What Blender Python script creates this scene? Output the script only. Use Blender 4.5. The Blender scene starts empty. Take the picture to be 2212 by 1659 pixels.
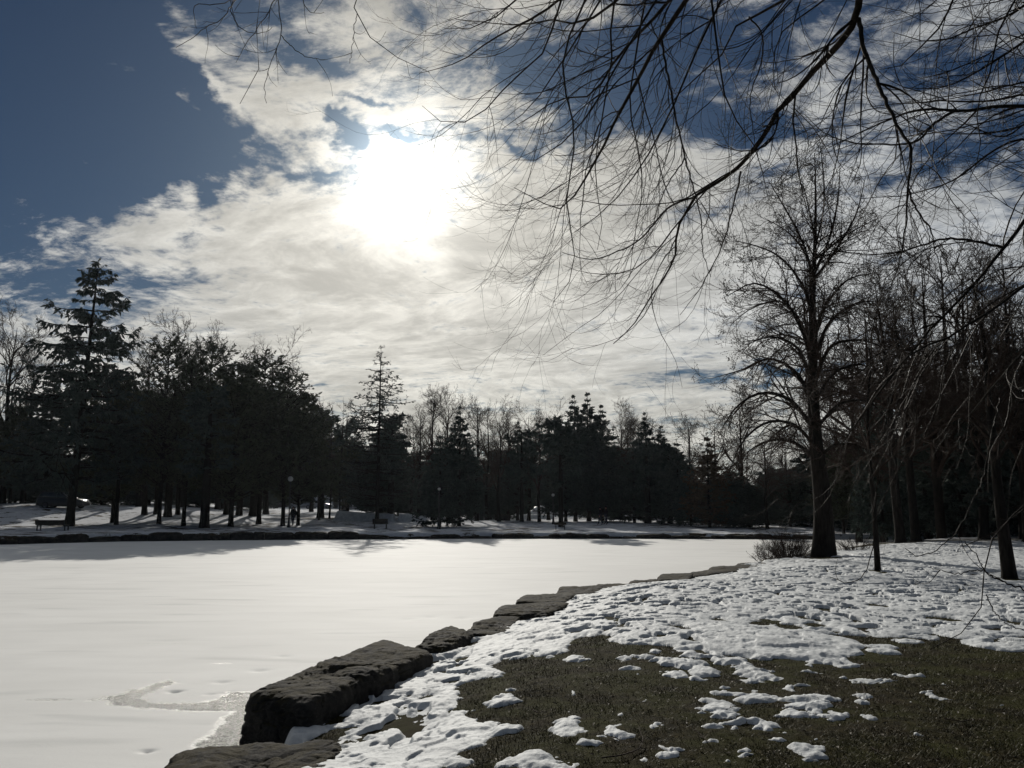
import bpy, math
import numpy as np
from mathutils import Vector

# ------------------------------------------------------------------ basics
scene = bpy.context.scene
COL = scene.collection
F_PX, CX, CY = 1790.0, 1106.0, 829.5      # the photograph's geometry at 2212 x 1659
PITCH = math.radians(8.5)
EYE = np.array([0.0, 0.0, 2.25])          # ice is z = 0

def ray(px, py):
    x = (px - CX) / F_PX; u = (CY - py) / F_PX
    return np.array([x, math.cos(PITCH) - math.sin(PITCH) * u, math.sin(PITCH) + math.cos(PITCH) * u])
def at_z(px, py, z):
    d = ray(px, py); return EYE + d * ((z - EYE[2]) / d[2])
def at_y(px, py, Y):
    d = ray(px, py); return EYE + d * (Y / d[1])
def az_el(px, py):
    d = ray(px, py); d = d / np.linalg.norm(d)
    return math.atan2(d[0], d[1]), math.asin(d[2])
SUN_AZ, SUN_EL = az_el(868, 372)
SUN_DIR = np.array([math.sin(SUN_AZ) * math.cos(SUN_EL), math.cos(SUN_AZ) * math.cos(SUN_EL), math.sin(SUN_EL)])

# ------------------------------------------------------------------ noise
def _h(ix, iy, iz, seed):
    h = (ix.astype(np.int64) * 374761393 + iy.astype(np.int64) * 668265263 + iz.astype(np.int64) * 2147483647 + seed * 974634777) & 0xFFFFFFFF
    h = ((h ^ (h >> 13)) * 1274126177) & 0xFFFFFFFF
    h = ((h ^ (h >> 16)) * 2246822519) & 0xFFFFFFFF
    return ((h ^ (h >> 15)) & 0xFFFFFF) / float(0xFFFFFF)
def vnoise(x, y, z=None, seed=0):
    if z is None: z = np.zeros_like(x)
    x0, y0, z0 = np.floor(x), np.floor(y), np.floor(z)
    fx, fy, fz = x - x0, y - y0, z - z0
    sx, sy, sz = [f * f * f * (f * (f * 6 - 15) + 10) for f in (fx, fy, fz)]
    flat = not np.any(fz)
    def lay(dz):
        a = _h(x0, y0, z0 + dz, seed); b = _h(x0 + 1, y0, z0 + dz, seed)
        c = _h(x0, y0 + 1, z0 + dz, seed); d = _h(x0 + 1, y0 + 1, z0 + dz, seed)
        return (a + (b - a) * sx) * (1 - sy) + (c + (d - c) * sx) * sy
    l0 = lay(0)
    if flat: return l0
    return l0 + (lay(1) - l0) * sz
def fbm(x, y, z=None, oct=4, seed=0, gain=0.5, lac=2.03):
    s = 0; a = 1; t = 0
    for o in range(oct):
        s = s + a * vnoise(x, y, z, seed + o * 17); t += a; a *= gain
        x = x * lac + 13.7; y = y * lac + 7.3
        if z is not None: z = z * lac + 3.1
    return s / t          # 0..1
def sstep(a, b, x):
    t = np.clip((x - a) / (b - a), 0, 1); return t * t * (3 - 2 * t)

# ------------------------------------------------------------------ objects
def mk(name, V, faces, mat, parent=None, smooth=True):
    """one mesh object from a vertex array and a list of face index arrays (n, k)"""
    me = bpy.data.meshes.new(name)
    V = np.asarray(V, dtype=np.float32).reshape(-1, 3)
    if not isinstance(faces, (list, tuple)): faces = [faces]
    faces = [np.asarray(f, dtype=np.int32) for f in faces if len(f)]
    me.vertices.add(len(V)); me.vertices.foreach_set('co', V.ravel())
    nl = sum(f.size for f in faces); npoly = sum(len(f) for f in faces)
    me.loops.add(nl); me.loops.foreach_set('vertex_index', np.concatenate([f.ravel() for f in faces]))
    tot = np.concatenate([np.full(len(f), f.shape[1], dtype=np.int32) for f in faces])
    st = np.concatenate([[0], np.cumsum(tot)[:-1]]).astype(np.int32)
    me.polygons.add(npoly); me.polygons.foreach_set('loop_start', st)
    try: me.polygons.foreach_set('loop_total', tot)
    except Exception: pass
    me.polygons.foreach_set('use_smooth', np.full(npoly, smooth, dtype=bool))
    me.update(calc_edges=True); me.validate()
    if mat: me.materials.append(mat)
    o = bpy.data.objects.new(name, me); COL.objects.link(o)
    if parent: o.parent = parent
    return o
def empty(name, loc=(0, 0, 0), rz=0.0):
    o = bpy.data.objects.new(name, None); COL.objects.link(o)
    o.location = loc; o.rotation_euler = (0, 0, rz); o.empty_display_size = 0.3
    return o
def tag(o, label, cat, group=None):
    o['label'] = label; o['category'] = cat
    if group: o['group'] = group
    elif 'group' in o: del o['group']
    return o
def structure(o): o['kind'] = 'structure'; return o
def copy_tree(o, parent=None):
    c = o.copy(); COL.objects.link(c)
    if parent: c.parent = parent
    for ch in list(o.children): copy_tree(ch, c)
    return c
class MB:
    """collects pieces into one mesh"""
    def __init__(s): s.V = []; s.F = {}; s.n = 0
    def add(s, V, F):
        V = np.asarray(V, float).reshape(-1, 3)
        if not isinstance(F, (list, tuple)) or (len(F) and np.isscalar(F[0])): F = [F]
        for f in F:
            f = np.asarray(f)
            if f.size: s.F.setdefault(f.shape[1], []).append(f + s.n)
        s.V.append(V); s.n += len(V); return s
    def box(s, c, d, rz=0.0, taper=1.0):
        c = np.array(c, float); d = np.array(d, float) / 2
        v = np.array([[x, y, z] for z in (-1, 1) for y in (-1, 1) for x in (-1, 1)], float)
        v[4:, :2] *= taper
        v *= d
        ca, sa = math.cos(rz), math.sin(rz)
        v[:, :2] = v[:, :2] @ np.array([[ca, sa], [-sa, ca]])
        return s.add(v + c, [np.array([[0, 2, 3, 1], [4, 5, 7, 6], [0, 1, 5, 4], [2, 6, 7, 3], [0, 4, 6, 2], [1, 3, 7, 5]])])
    def lathe(s, prof, c=(0, 0, 0), n=16):
        prof = np.array(prof, float); a = np.linspace(0, 2 * np.pi, n, endpoint=False)
        v = np.stack([prof[:, None, 0] * np.cos(a), prof[:, None, 0] * np.sin(a), np.repeat(prof[:, None, 1], n, 1)], -1) + np.array(c, float)
        k = len(prof); i = np.arange(k - 1)[:, None] * n; j = np.arange(n)[None]
        q = np.stack([i + j, i + (j + 1) % n, i + n + (j + 1) % n, i + n + j], -1).reshape(-1, 4)
        return s.add(v.reshape(-1, 3), [q])
    def tube(s, pts, r, n=8):
        pts = np.array(pts, float)[None]; r = np.broadcast_to(np.array(r, float), (1, pts.shape[1]))
        V, F = tubes(pts, r, n)
        m = n; K = pts.shape[1]
        return s.add(V, [F]).add(V[:m], [np.array([list(range(m))[::-1]])]).add(V[-m:], [np.array([list(range(m))])])
    def build(s, name, mat, parent=None, smooth=False):
        return mk(name, np.concatenate(s.V), [np.concatenate(f) for f in s.F.values()], mat, parent, smooth)

def tubes(P, R, S):
    """N chains of K points -> tube verts / quads"""
    N, K, _ = P.shape
    T = np.gradient(P, axis=1); T /= (np.linalg.norm(T, axis=2, keepdims=True) + 1e-9)
    m = np.abs(P[:, -1] - P[:, 0]); ref = np.eye(3)[np.argmin(m, axis=1)][:, None, :]
    n1 = np.cross(T, np.broadcast_to(ref, T.shape)); n1 /= (np.linalg.norm(n1, axis=2, keepdims=True) + 1e-9)
    n2 = np.cross(T, n1)
    a = np.linspace(0, 2 * np.pi, S, endpoint=False)
    V = P[:, :, None] + R[:, :, None, None] * (np.cos(a)[:, None] * n1[:, :, None] + np.sin(a)[:, None] * n2[:, :, None])
    base = (np.arange(N)[:, None, None] * K + np.arange(K - 1)[None, :, None]) * S
    j = np.arange(S)[None, None]; j2 = (j + 1) % S
    Q = np.stack([base + j, base + j2, base + S + j2, base + S + j], -1).reshape(-1, 4)
    return V.reshape(-1, 3), Q

# ------------------------------------------------------------------ materials
def new_mat(name):
    m = bpy.data.materials.new(name); m.use_nodes = True
    nt = m.node_tree; nt.nodes.clear()
    out = nt.nodes.new('ShaderNodeOutputMaterial'); b = nt.nodes.new('ShaderNodeBsdfPrincipled')
    nt.links.new(b.outputs[0], out.inputs[0])
    return m, nt, b
class G:
    """tiny node helper"""
    def __init__(s, nt): s.nt = nt
    def _set(s, sock, v):
        if isinstance(v, bpy.types.NodeSocket): s.nt.links.new(v, sock)
        elif v is not None: sock.default_value = v
    def m(s, op, a=None, b=None, c=None, clamp=False):
        n = s.nt.nodes.new('ShaderNodeMath'); n.operation = op; n.use_clamp = clamp
        for i, v in enumerate((a, b, c)): s._set(n.inputs[i], v)
        return n.outputs[0]
    def sep(s, v):
        n = s.nt.nodes.new('ShaderNodeSeparateXYZ'); s._set(n.inputs[0], v); return n.outputs
    def comb(s, x, y, z):
        n = s.nt.nodes.new('ShaderNodeCombineXYZ')
        for i, v in enumerate((x, y, z)): s._set(n.inputs[i], v)
        return n.outputs[0]
    def vm(s, op, a, b=None, sc=None):
        n = s.nt.nodes.new('ShaderNodeVectorMath'); n.operation = op
        s._set(n.inputs[0], a)
        if b is not None: s._set(n.inputs[1], b)
        if sc is not None: s._set(n.inputs['Scale'], sc)
        return n.outputs['Value'] if op in ('DOT_PRODUCT', 'LENGTH') else n.outputs[0]
    def noise(s, v, scale, detail=4, rough=0.5, dist=0.0, lac=2.0):
        n = s.nt.nodes.new('ShaderNodeTexNoise')
        if v is not None: s._set(n.inputs['Vector'], v)
        n.inputs['Scale'].default_value = scale; n.inputs['Detail'].default_value = detail
        n.inputs['Roughness'].default_value = rough; n.inputs['Distortion'].default_value = dist
        n.inputs['Lacunarity'].default_value = lac
        return n.outputs[0]
    def ncol(s, v, scale, detail=4):
        n = s.nt.nodes.new('ShaderNodeTexNoise'); s._set(n.inputs['Vector'], v)
        n.inputs['Scale'].default_value = scale; n.inputs['Detail'].default_value = detail
        return n.outputs[1]
    def ss(s, v, a, b, o0=0.0, o1=1.0):
        n = s.nt.nodes.new('ShaderNodeMapRange'); n.interpolation_type = 'SMOOTHSTEP'
        for i, x in enumerate((v, a, b, o0, o1)): s._set(n.inputs[i], x)
        return n.outputs[0]
    def mix(s, f, a, b, mode='MIX'):
        n = s.nt.nodes.new('ShaderNodeMix'); n.data_type = 'RGBA'; n.blend_type = mode; n.clamp_factor = True
        s._set(n.inputs[0], f); s._set(n.inputs[6], a); s._set(n.inputs[7], b)
        return n.outputs[2]
    def ramp(s, f, stops):
        n = s.nt.nodes.new('ShaderNodeValToRGB'); s._set(n.inputs[0], f)
        cr = n.color_ramp
        while len(cr.elements) < len(stops): cr.elements.new(0.5)
        for e, (p, c) in zip(cr.elements, stops): e.position = p; e.color = (*c, 1)
        return n.outputs[0]
    def bump(s, h, strength, dist):
        n = s.nt.nodes.new('ShaderNodeBump'); n.inputs['Strength'].default_value = strength
        n.inputs['Distance'].default_value = dist; s._set(n.inputs['Height'], h); return n.outputs[0]
    def obj(s):
        return s.nt.nodes.new('ShaderNodeTexCoord').outputs['Object']
    def pos(s):
        return s.nt.nodes.new('ShaderNodeNewGeometry').outputs['Position']
def simple(name, col, rough=0.8, var=0.3, scale=6.0, bump=0.0, spec=0.3, metal=0.0):
    m, nt, b = new_mat(name); g = G(nt); v = g.obj()
    n = g.noise(v, scale, 5, 0.6)
    c = g.mix(g.ss(n, 0.3, 0.7), (*[x * (1 - var) for x in col], 1), (*[min(1, x * (1 + var)) for x in col], 1))
    nt.links.new(c, b.inputs['Base Color']); b.inputs['Roughness'].default_value = rough
    b.inputs['Specular IOR Level'].default_value = spec; b.inputs['Metallic'].default_value = metal
    if bump: nt.links.new(g.bump(g.noise(v, scale * 3, 4, 0.6), 0.6, bump), b.inputs['Normal'])
    return m

# ------------------------------------------------------------------ camera, sun, sky
cam_d = bpy.data.cameras.new('camera'); cam = bpy.data.objects.new('camera', cam_d); COL.objects.link(cam)
cam_d.sensor_width = 36.0; cam_d.lens = 36.0 * F_PX / 2212.0
cam_d.clip_start = 0.05; cam_d.clip_end = 5000
cam.location = EYE; cam.rotation_euler = (math.pi / 2 + PITCH, 0, 0)
scene.camera = cam
scene.view_settings.view_transform = 'Standard'; scene.view_settings.look = 'None'
scene.view_settings.exposure = EXPOSURE = 0.22
scene.view_settings.gamma = 1.0
scene.render.film_transparent = False

ld = bpy.data.lights.new('sun', 'SUN'); ld.energy = 3.4; ld.angle = math.radians(0.53); ld.color = (1.0, 0.95, 0.86)
lo = bpy.data.objects.new('sun', ld); COL.objects.link(lo)
lo.rotation_euler = Vector(SUN_DIR).to_track_quat('Z', 'Y').to_euler()
lo.location = (0, 0, 60)

def build_sky():
    w = bpy.data.worlds.new('World'); scene.world = w; w.use_nodes = True
    nt = w.node_tree; nt.nodes.clear(); g = G(nt)
    out = nt.nodes.new('ShaderNodeOutputWorld'); bg = nt.nodes.new('ShaderNodeBackground')
    nt.links.new(bg.outputs[0], out.inputs[0])
    sky = nt.nodes.new('ShaderNodeTexSky'); sky.sky_type = 'NISHITA'; sky.sun_disc = False
    sky.sun_elevation = SUN_EL; sky.sun_rotation = SUN_AZ
    sky.altitude = 300; sky.air_density = 1.0; sky.dust_density = 0.6; sky.ozone_density = 2.0
    tc = nt.nodes.new('ShaderNodeTexCoord').outputs['Generated']
    d = g.vm('NORMALIZE', tc); x, y, z = g.sep(d)
    az = g.m('ARCTAN2', x, y); el = g.m('ARCSINE', z)
    # cloud deck: directions projected on a high plane
    zz = g.m('ADD', g.m('MAXIMUM', z, 0.0), 0.15)
    U = g.m('DIVIDE', x, zz); Vv = g.m('DIVIDE', y, zz)
    p = g.comb(U, Vv, 0.0)
    warp = g.vm('SCALE', g.vm('SUBTRACT', g.ncol(p, 0.9, 3), (0.5, 0.5, 0.5)), sc=0.55)
    p2 = g.vm('ADD', p, warp)
    # wind-drawn: coordinates turned and stretched
    a = math.radians(-25)
    Ur = g.m('ADD', g.m('MULTIPLY', U, math.cos(a)), g.m('MULTIPLY', Vv, math.sin(a)))
    Vr = g.m('SUBTRACT', g.m('MULTIPLY', Vv, math.cos(a)), g.m('MULTIPLY', U, math.sin(a)))
    pr = g.vm('ADD', g.comb(g.m('MULTIPLY', Ur, 0.7), Vr, 3.0), warp)
    big = g.noise(p2, 2.4, 6, 0.58)
    fine = g.noise(pr, 7.0, 9, 0.66, 0.1)
    tiny = g.noise(g.vm('ADD', p2, (5, 9, 1)), 26.0, 6, 0.65)
    # angular coordinates nudged by noise so that no edge is regular
    wn = g.sep(g.vm('ADD', g.vm('SUBTRACT', g.ncol(d, 6.0, 5), (0.5, 0.5, 0.5)), g.vm('SCALE', g.vm('SUBTRACT', g.ncol(d, 26.0, 5), (0.5, 0.5, 0.5)), sc=0.6)))
    azw = g.m('ADD', az, g.m('MULTIPLY', wn[0], 0.13)); elw = g.m('ADD', el, g.m('MULTIPLY', wn[1], 0.11))
    def blob(px, py, rx, ry, wt, rot=0.0, hard=1.0):
        a0, e0 = az_el(px, py); ra, re = rx / F_PX, ry / F_PX
        c, s_ = math.cos(math.radians(rot)), math.sin(math.radians(rot))
        da = g.m('MULTIPLY', g.m('SUBTRACT', azw, a0), math.cos(e0)); de = g.m('SUBTRACT', elw, e0)
        u = g.m('DIVIDE', g.m('ADD', g.m('MULTIPLY', da, c), g.m('MULTIPLY', de, s_)), ra)
        v = g.m('DIVIDE', g.m('SUBTRACT', g.m('MULTIPLY', de, c), g.m('MULTIPLY', da, s_)), re)
        q = g.m('ADD', g.m('MULTIPLY', u, u), g.m('MULTIPLY', v, v))
        if hard != 1.0: q = g.m('POWER', q, hard)
        return g.m('MULTIPLY', g.m('EXPONENT', g.m('MULTIPLY', q, -1.0)), wt)
    neg = 0.0; pos_ = 0.0
    for bl in SKY_BLOBS:
        if bl[4] < 0: neg = g.m('ADD', neg, blob(*bl))
        else: pos_ = g.m('ADD', pos_, blob(*bl))
    cov = g.m('ADD', g.m('ADD', 0.80, g.m('MAXIMUM', neg, -1.45)), pos_)
    # fewer clouds behind the camera
    cov = g.m('SUBTRACT', cov, g.ss(y, 0.25, -0.45, 0.0, 0.85))
    dens = g.m('ADD', cov, g.m('MULTIPLY', g.m('SUBTRACT', big, 0.5), 1.1))
    dens = g.m('ADD', dens, g.m('MULTIPLY', g.m('SUBTRACT', fine, 0.5), 2.3))
    dens = g.m('ADD', dens, g.m('MULTIPLY', g.m('SUBTRACT', tiny, 0.5), 1.3))
    alpha = g.ss(dens, 0.15, 0.95)
    thick = g.ss(dens, 0.62, 1.35)
    # light scattered forward by the cloud near the sun
    ang = g.m('ARCCOSINE', g.m('MINIMUM', g.vm('DOT_PRODUCT', d, tuple(SUN_DIR)), 0.99999))
    core = g.m('MULTIPLY', g.m('EXPONENT', g.m('MULTIPLY', g.m('POWER', g.m('DIVIDE', ang, 0.062), 2.0), -1.0)), 2.2)
    mid = g.m('MULTIPLY', g.m('EXPONENT', g.m('DIVIDE', ang, -0.075)), 0.75)
    wide = g.m('MULTIPLY', g.m('EXPONENT', g.m('DIVIDE', ang, -0.42)), 0.36)
    fwd = g.m('ADD', g.m('ADD', core, mid), wide)
    shade = g.m('ADD', g.noise(g.vm('ADD', pr, (3, 1, 2)), 8.0, 8, 0.62, 0.2), g.m('MULTIPLY', g.noise(p2, 2.0, 3, 0.5), 0.8))
    sh = g.ss(g.m('ADD', shade, g.m('MULTIPLY', g.m('SUBTRACT', g.noise(g.vm('ADD', pr, (7, 2, 5)), 20.0, 5, .6), .5), .35)), 0.66, 1.14, 0.72, 1.12)
    base = g.m('MULTIPLY', g.m('ADD', 0.445, fwd), sh)
    base = g.m('MULTIPLY', base, g.ss(el, 0.55, 0.15, 0.70, 1.0))
    # thicker cloud passes less light
    base = g.m('MULTIPLY', base, g.ss(thick, 0.0, 1.0, 1.0, 0.88))
    warm = g.mix(g.ss(ang, 0.1, 0.7), (1.0, 0.965, 0.875, 1), (0.93, 0.97, 1.0, 1))
    warm = g.mix(g.ss(el, 0.24, 0.06, 0.0, 0.75), warm, (1.0, 0.97, 0.86, 1))
    ccol = g.vm('SCALE', warm, sc=base)
    skyc = g.vm('SCALE', g.vm('MULTIPLY', sky.outputs[0], SKY_TINT), sc=SKY_STR)
    # the clear air right beside the sun is lit too
    skyc = g.vm('ADD', skyc, g.vm('SCALE', (0.75, 0.9, 1.0), sc=g.m('MULTIPLY', g.m('ADD', core, mid), 0.32)))
    f = g.mix(alpha, skyc, ccol)
    nt.links.new(f, bg.inputs[0]); bg.inputs[1].default_value = 1.0
    w.cycles.sampling_method = 'MANUAL'; w.cycles.sample_map_resolution = 1024
SKY_STR = 0.06; SKY_TINT = (0.135, 0.19, 0.25)
SKY_BLOBS = [
    (100, 100, 360, 310, -1.35, 0, 1.4),
    (60, 300, 250, 120, -0.9, 0, 1.6),
    (380, 290, 140, 100, -0.9, 0, 1.6),
    (480, 330, 100, 60, -0.5, 0, 1.0),
    (250, 490, 260, 50, 0.45, 8, 1.0),
    (440, 118, 44, 26, .75, 0, 1.0), (470, 190, 70, 16, 0.7, -25, 1.0), (250, 150, 40, 28, .72, 30, 1.0), (405, 240, 26, 26, 0.8, 0, 1.0), (445, 272, 22, 26, 0.75, 0, 1.0), (545, 345, 60, 22, 0.5, -20, 1.0), (345, 35, 80, 26, .6, -38, 1.0), (20, 425, 60, 16, .55, 0, 1.0), (190, 365, 60, 12, .45, -10, 1.0),
    (600, 45, 90, 30, -0.35, -20, 1.0), (690, 110, 60, 14, -0.35, 0, 1.0), (520, 265, 26, 26, 0.2, 0, 1.0),
    (80, 610, 330, 80, -0.52, -12, 1.0),
    (20, 500, 120, 40, -0.5, 0, 1.0),
    (250, 600, 160, 22, -0.25, -15, 1.0),
    (788, 302, 34, 50, -1.35, 20, 1.0), (765, 255, 34, 12, -0.9, -20, 1.0), (745, 225, 20, 8, -0.7, 0, 1.0), (720, 385, 40, 8, -0.6, 0, 1.0),
    (890, 262, 40, 12, -1.2, -10, 1.0), (800, 200, 60, 8, -0.6, -12, 1.0), (860, 208, 22, 9, -0.5, 0, 1.0),
    (640, 385, 70, 16, -0.5, -15, 1.0),
    (1500, 110, 420, 120, -0.62, 12, 1.2), (1600, 230, 330, 60, -0.30, -10, 1.0), (1650, 430, 300, 50, -0.22, 0, 1.0),
    (1660, 290, 150, 40, -0.7, -15, 1.0),
    (2050, 330, 200, 50, -0.45, 0, 1.0),
    (2100, 100, 260, 130, -0.5, 0, 1.0),
    (1200, 190, 190, 40, -0.6, -20, 1.0), (1100, 310, 120, 14, -0.45, -10, 1.0), (1250, 90, 200, 60, -0.3, 0, 1.0),
    (1640, 815, 140, 14, -0.9, 4, 1.0),
    (800, 30, 200, 60, -0.25, 0, 1.0),
    (1000, 600, 700, 260, 0.35, 0, 1.5),
    (560, 210, 120, 100, 0.2, -45, 1.0),
]
build_sky()
# ------------------------------------------------------------------ shorelines (world, from the ice level z = 0)
NEAR_PX = [(-300, 1900, .2), (220, 1720, .2), (385, 1614, .22), (505, 1600, .3), (522, 1496, .5), (832, 1374, .57), (905, 1378, .40), (985, 1347, .40), (1040, 1337, .38),
           (1084, 1305, .46), (1136, 1284, .44), (1214, 1268, .42), (1300, 1259, .36), (1372, 1255, .38), (1432, 1239, .46), (1492, 1235, .42), (1540, 1224, .46), (1600, 1216, .45),
           (1656, 1207, .50), (1715, 1201, .5), (1790, 1189, .4), (1870, 1180, .3), (2060, 1173, .2), (2600, 1170, .2)]
NEAR = np.array([at_z(px, py, z)[:2] for px, py, z in NEAR_PX])
FAR_PX = [(-1500, 1192), (-600, 1184), (0, 1176.5), (240, 1170), (500, 1167), (800, 1165), (1050, 1163.5), (1450, 1164), (1750, 1165.5), (2050, 1166), (2400, 1166.5)]
FAR = np.array([at_z(px, py, 0.0)[:2] for px, py in FAR_PX])

def poly_sd(pts, poly):
    """signed distance, positive inside the closed polygon"""
    x, y = pts[:, 0], pts[:, 1]; d = np.full(len(x), 1e9); ins = np.zeros(len(x), bool)
    n = len(poly)
    for i in range(n):
        ax, ay = poly[i]; bx, by = poly[(i + 1) % n]
        ex, ey = bx - ax, by - ay; L = ex * ex + ey * ey + 1e-12
        t = np.clip(((x - ax) * ex + (y - ay) * ey) / L, 0, 1)
        d = np.minimum(d, (x - ax - t * ex) ** 2 + (y - ay - t * ey) ** 2)
        c = ((ay > y) != (by > y)) & (x < (bx - ax) * (y - ay) / (by - ay + 1e-12) + ax)
        ins ^= c
    return np.where(ins, 1, -1) * np.sqrt(d)
LAND_NEAR = np.vstack([NEAR, [[400, NEAR[-1][1] + 20], [400, -300], [-300, -300], [-300, -20], NEAR[0] + [-3, -3]]])
LAND_FAR = np.vstack([FAR, [[500, FAR[-1][1]], [500, 900], [-500, 900], [-500, FAR[0][1]]]])

# far bank profiles: u = x / y, then (distance y, height)
PROF = [(-0.9, [(0, .5), (50, .5), (62, .6), (72, 1.0), (84, 2.7), (120, 3.2), (220, 4.5)]),
        (-0.6, [(0, .5), (52, .5), (68, .6), (76, .85), (88, 2.65), (120, 3.1), (220, 4.2)]),
        (-0.45, [(0, .5), (55, .5), (70, .65), (80, 1.0), (92, 2.3), (120, 2.9), (220, 4.0)]),
        (-0.25, [(0, .45), (60, .45), (76, .6), (86, 1.0), (105, 1.55), (150, 2.05), (220, 3.2)]),
        (0.0, [(0, .35), (62, .4), (80, .6), (95, .8), (125, .55), (160, .5), (240, 1.5)]),
        (0.3, [(0, .32), (62, .38), (80, .6), (110, .8), (160, 1.0), (240, 1.5)]),
        (0.9, [(0, .32), (62, .38), (80, .6), (110, .9), (160, 1.2), (240, 1.6)])]
_YG = np.linspace(0, 260, 261)
_PT = np.array([np.interp(_YG, *zip(*p)) for _, p in PROF])
for _i in range(3): _PT[:, 1:-1] = (_PT[:, :-2] + 2 * _PT[:, 1:-1] + _PT[:, 2:]) / 4
_US = np.array([u for u, _ in PROF])
def far_h(x, y):
    u = np.clip(x / np.maximum(y, 1), _US[0], _US[-1] - 1e-6); k = np.clip(np.searchsorted(_US, u, side='right') - 1, 0, len(_US) - 2)
    f = (u - _US[k]) / (_US[k + 1] - _US[k]); f = f * f * (3 - 2 * f)
    yy = np.clip(y, 0, 259.9); j = yy.astype(int); g = yy - j
    a = _PT[k, j] * (1 - g) + _PT[k, j + 1] * g; b = _PT[k + 1, j] * (1 - g) + _PT[k + 1, j + 1] * g
    return a * (1 - f) + b * f
def near_h(x, y, sd):
    lo_ = 0.20 + 0.12 * sstep(9, 14, y) + 0.16 * sstep(22, 30, y)
    h = lo_ + (0.60 - lo_) * sstep(0.2, 3.4, sd)
    h = h + 0.05 * (fbm(x * 0.35, y * 0.35, oct=3, seed=3) - 0.5) * sstep(0.3, 2, sd)
    h = h + 0.25 * sstep(38, 70, y) * 1.0
    return h
def ground_z(x, y):
    x = np.atleast_1d(np.asarray(x, float)); y = np.atleast_1d(np.asarray(y, float)); p = np.stack([x, y], 1)
    sn = poly_sd(p, LAND_NEAR); sf = poly_sd(p, LAND_FAR)
    z = np.full(len(x), -0.45)
    zn = near_h(x, y, sn); zf = far_h(x, y) + 0.10 * (fbm(x * .3, y * .3, oct=3, seed=9) - .5)
    z = np.where(sn > 0, -0.45 + (zn + 0.45) * sstep(0.22, 0.50, sn), z)
    z = np.where(sf > 0, -0.45 + (zf + 0.45) * sstep(0.0, 0.6, sf), z)
    # out of the modelled bank the land just rolls on
    return z
def gz(x, y): return float(ground_z(x, y)[0])
def on_ground(px, py):
    """where the line of sight through a pixel first meets the land"""
    d = ray(px, py); Yv = np.geomspace(3, 220, 900); X_ = d[0] * Yv / d[1]; Zr = EYE[2] + d[2] * Yv / d[1]
    hit = np.where((ground_z(X_, Yv) >= Zr) & (ground_z(X_, Yv) > 0.1))[0]
    y = Yv[hit[0]] if len(hit) else 80.0; x = d[0] * y / d[1]
    return np.array([x, y, gz(x, y)])

def fan_grid(us, ys):
    """grid laid out in x = u*y rows: fine near the viewer's side of the park, coarse far away"""
    U, Y = np.meshgrid(us, ys); X = U * Y
    n, m = len(ys), len(us)
    i = np.arange(n - 1)[:, None] * m; j = np.arange(m - 1)[None]
    Q = np.stack([i + j, i + j + 1, i + m + j + 1, i + m + j], -1).reshape(-1, 4)
    return X.ravel(), Y.ravel(), Q

# ------------------------------------------------------------------ snow cover of the near lawn
SNOW_PX = [(680, 1700), (690, 1650), (735, 1604), (700, 1580), (640, 1600), (560, 1616), (640, 1545), (760, 1470), (880, 1410), (960, 1380), (1050, 1355), (1150, 1318), (1230, 1285), (1330, 1266), (1500, 1236), (1700, 1208),
           (1800, 1190), (1900, 1178), (2060, 1170), (2500, 1168), (2700, 1300), (2500, 1375), (2212, 1372), (2078, 1379), (2014, 1366), (1932, 1375), (1830, 1371), (1756, 1368), (1838, 1388),
           (1833, 1409), (1777, 1423), (1691, 1418), (1627, 1413), (1563, 1405), (1447, 1391), (1366, 1388), (1271, 1373), (1224, 1382), (1201, 1411),
           (1130, 1415), (1064, 1425), (1031, 1443), (1045, 1461), (1003, 1468), (956, 1485), (942, 1509), (946, 1532), (918, 1556), (956, 1570),
           (1017, 1579), (1007, 1603), (932, 1631), (913, 1662), (880, 1720), (600, 1760)]
SNOW_POLY = np.array([on_ground(px, py)[:2] for px, py in SNOW_PX])
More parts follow.
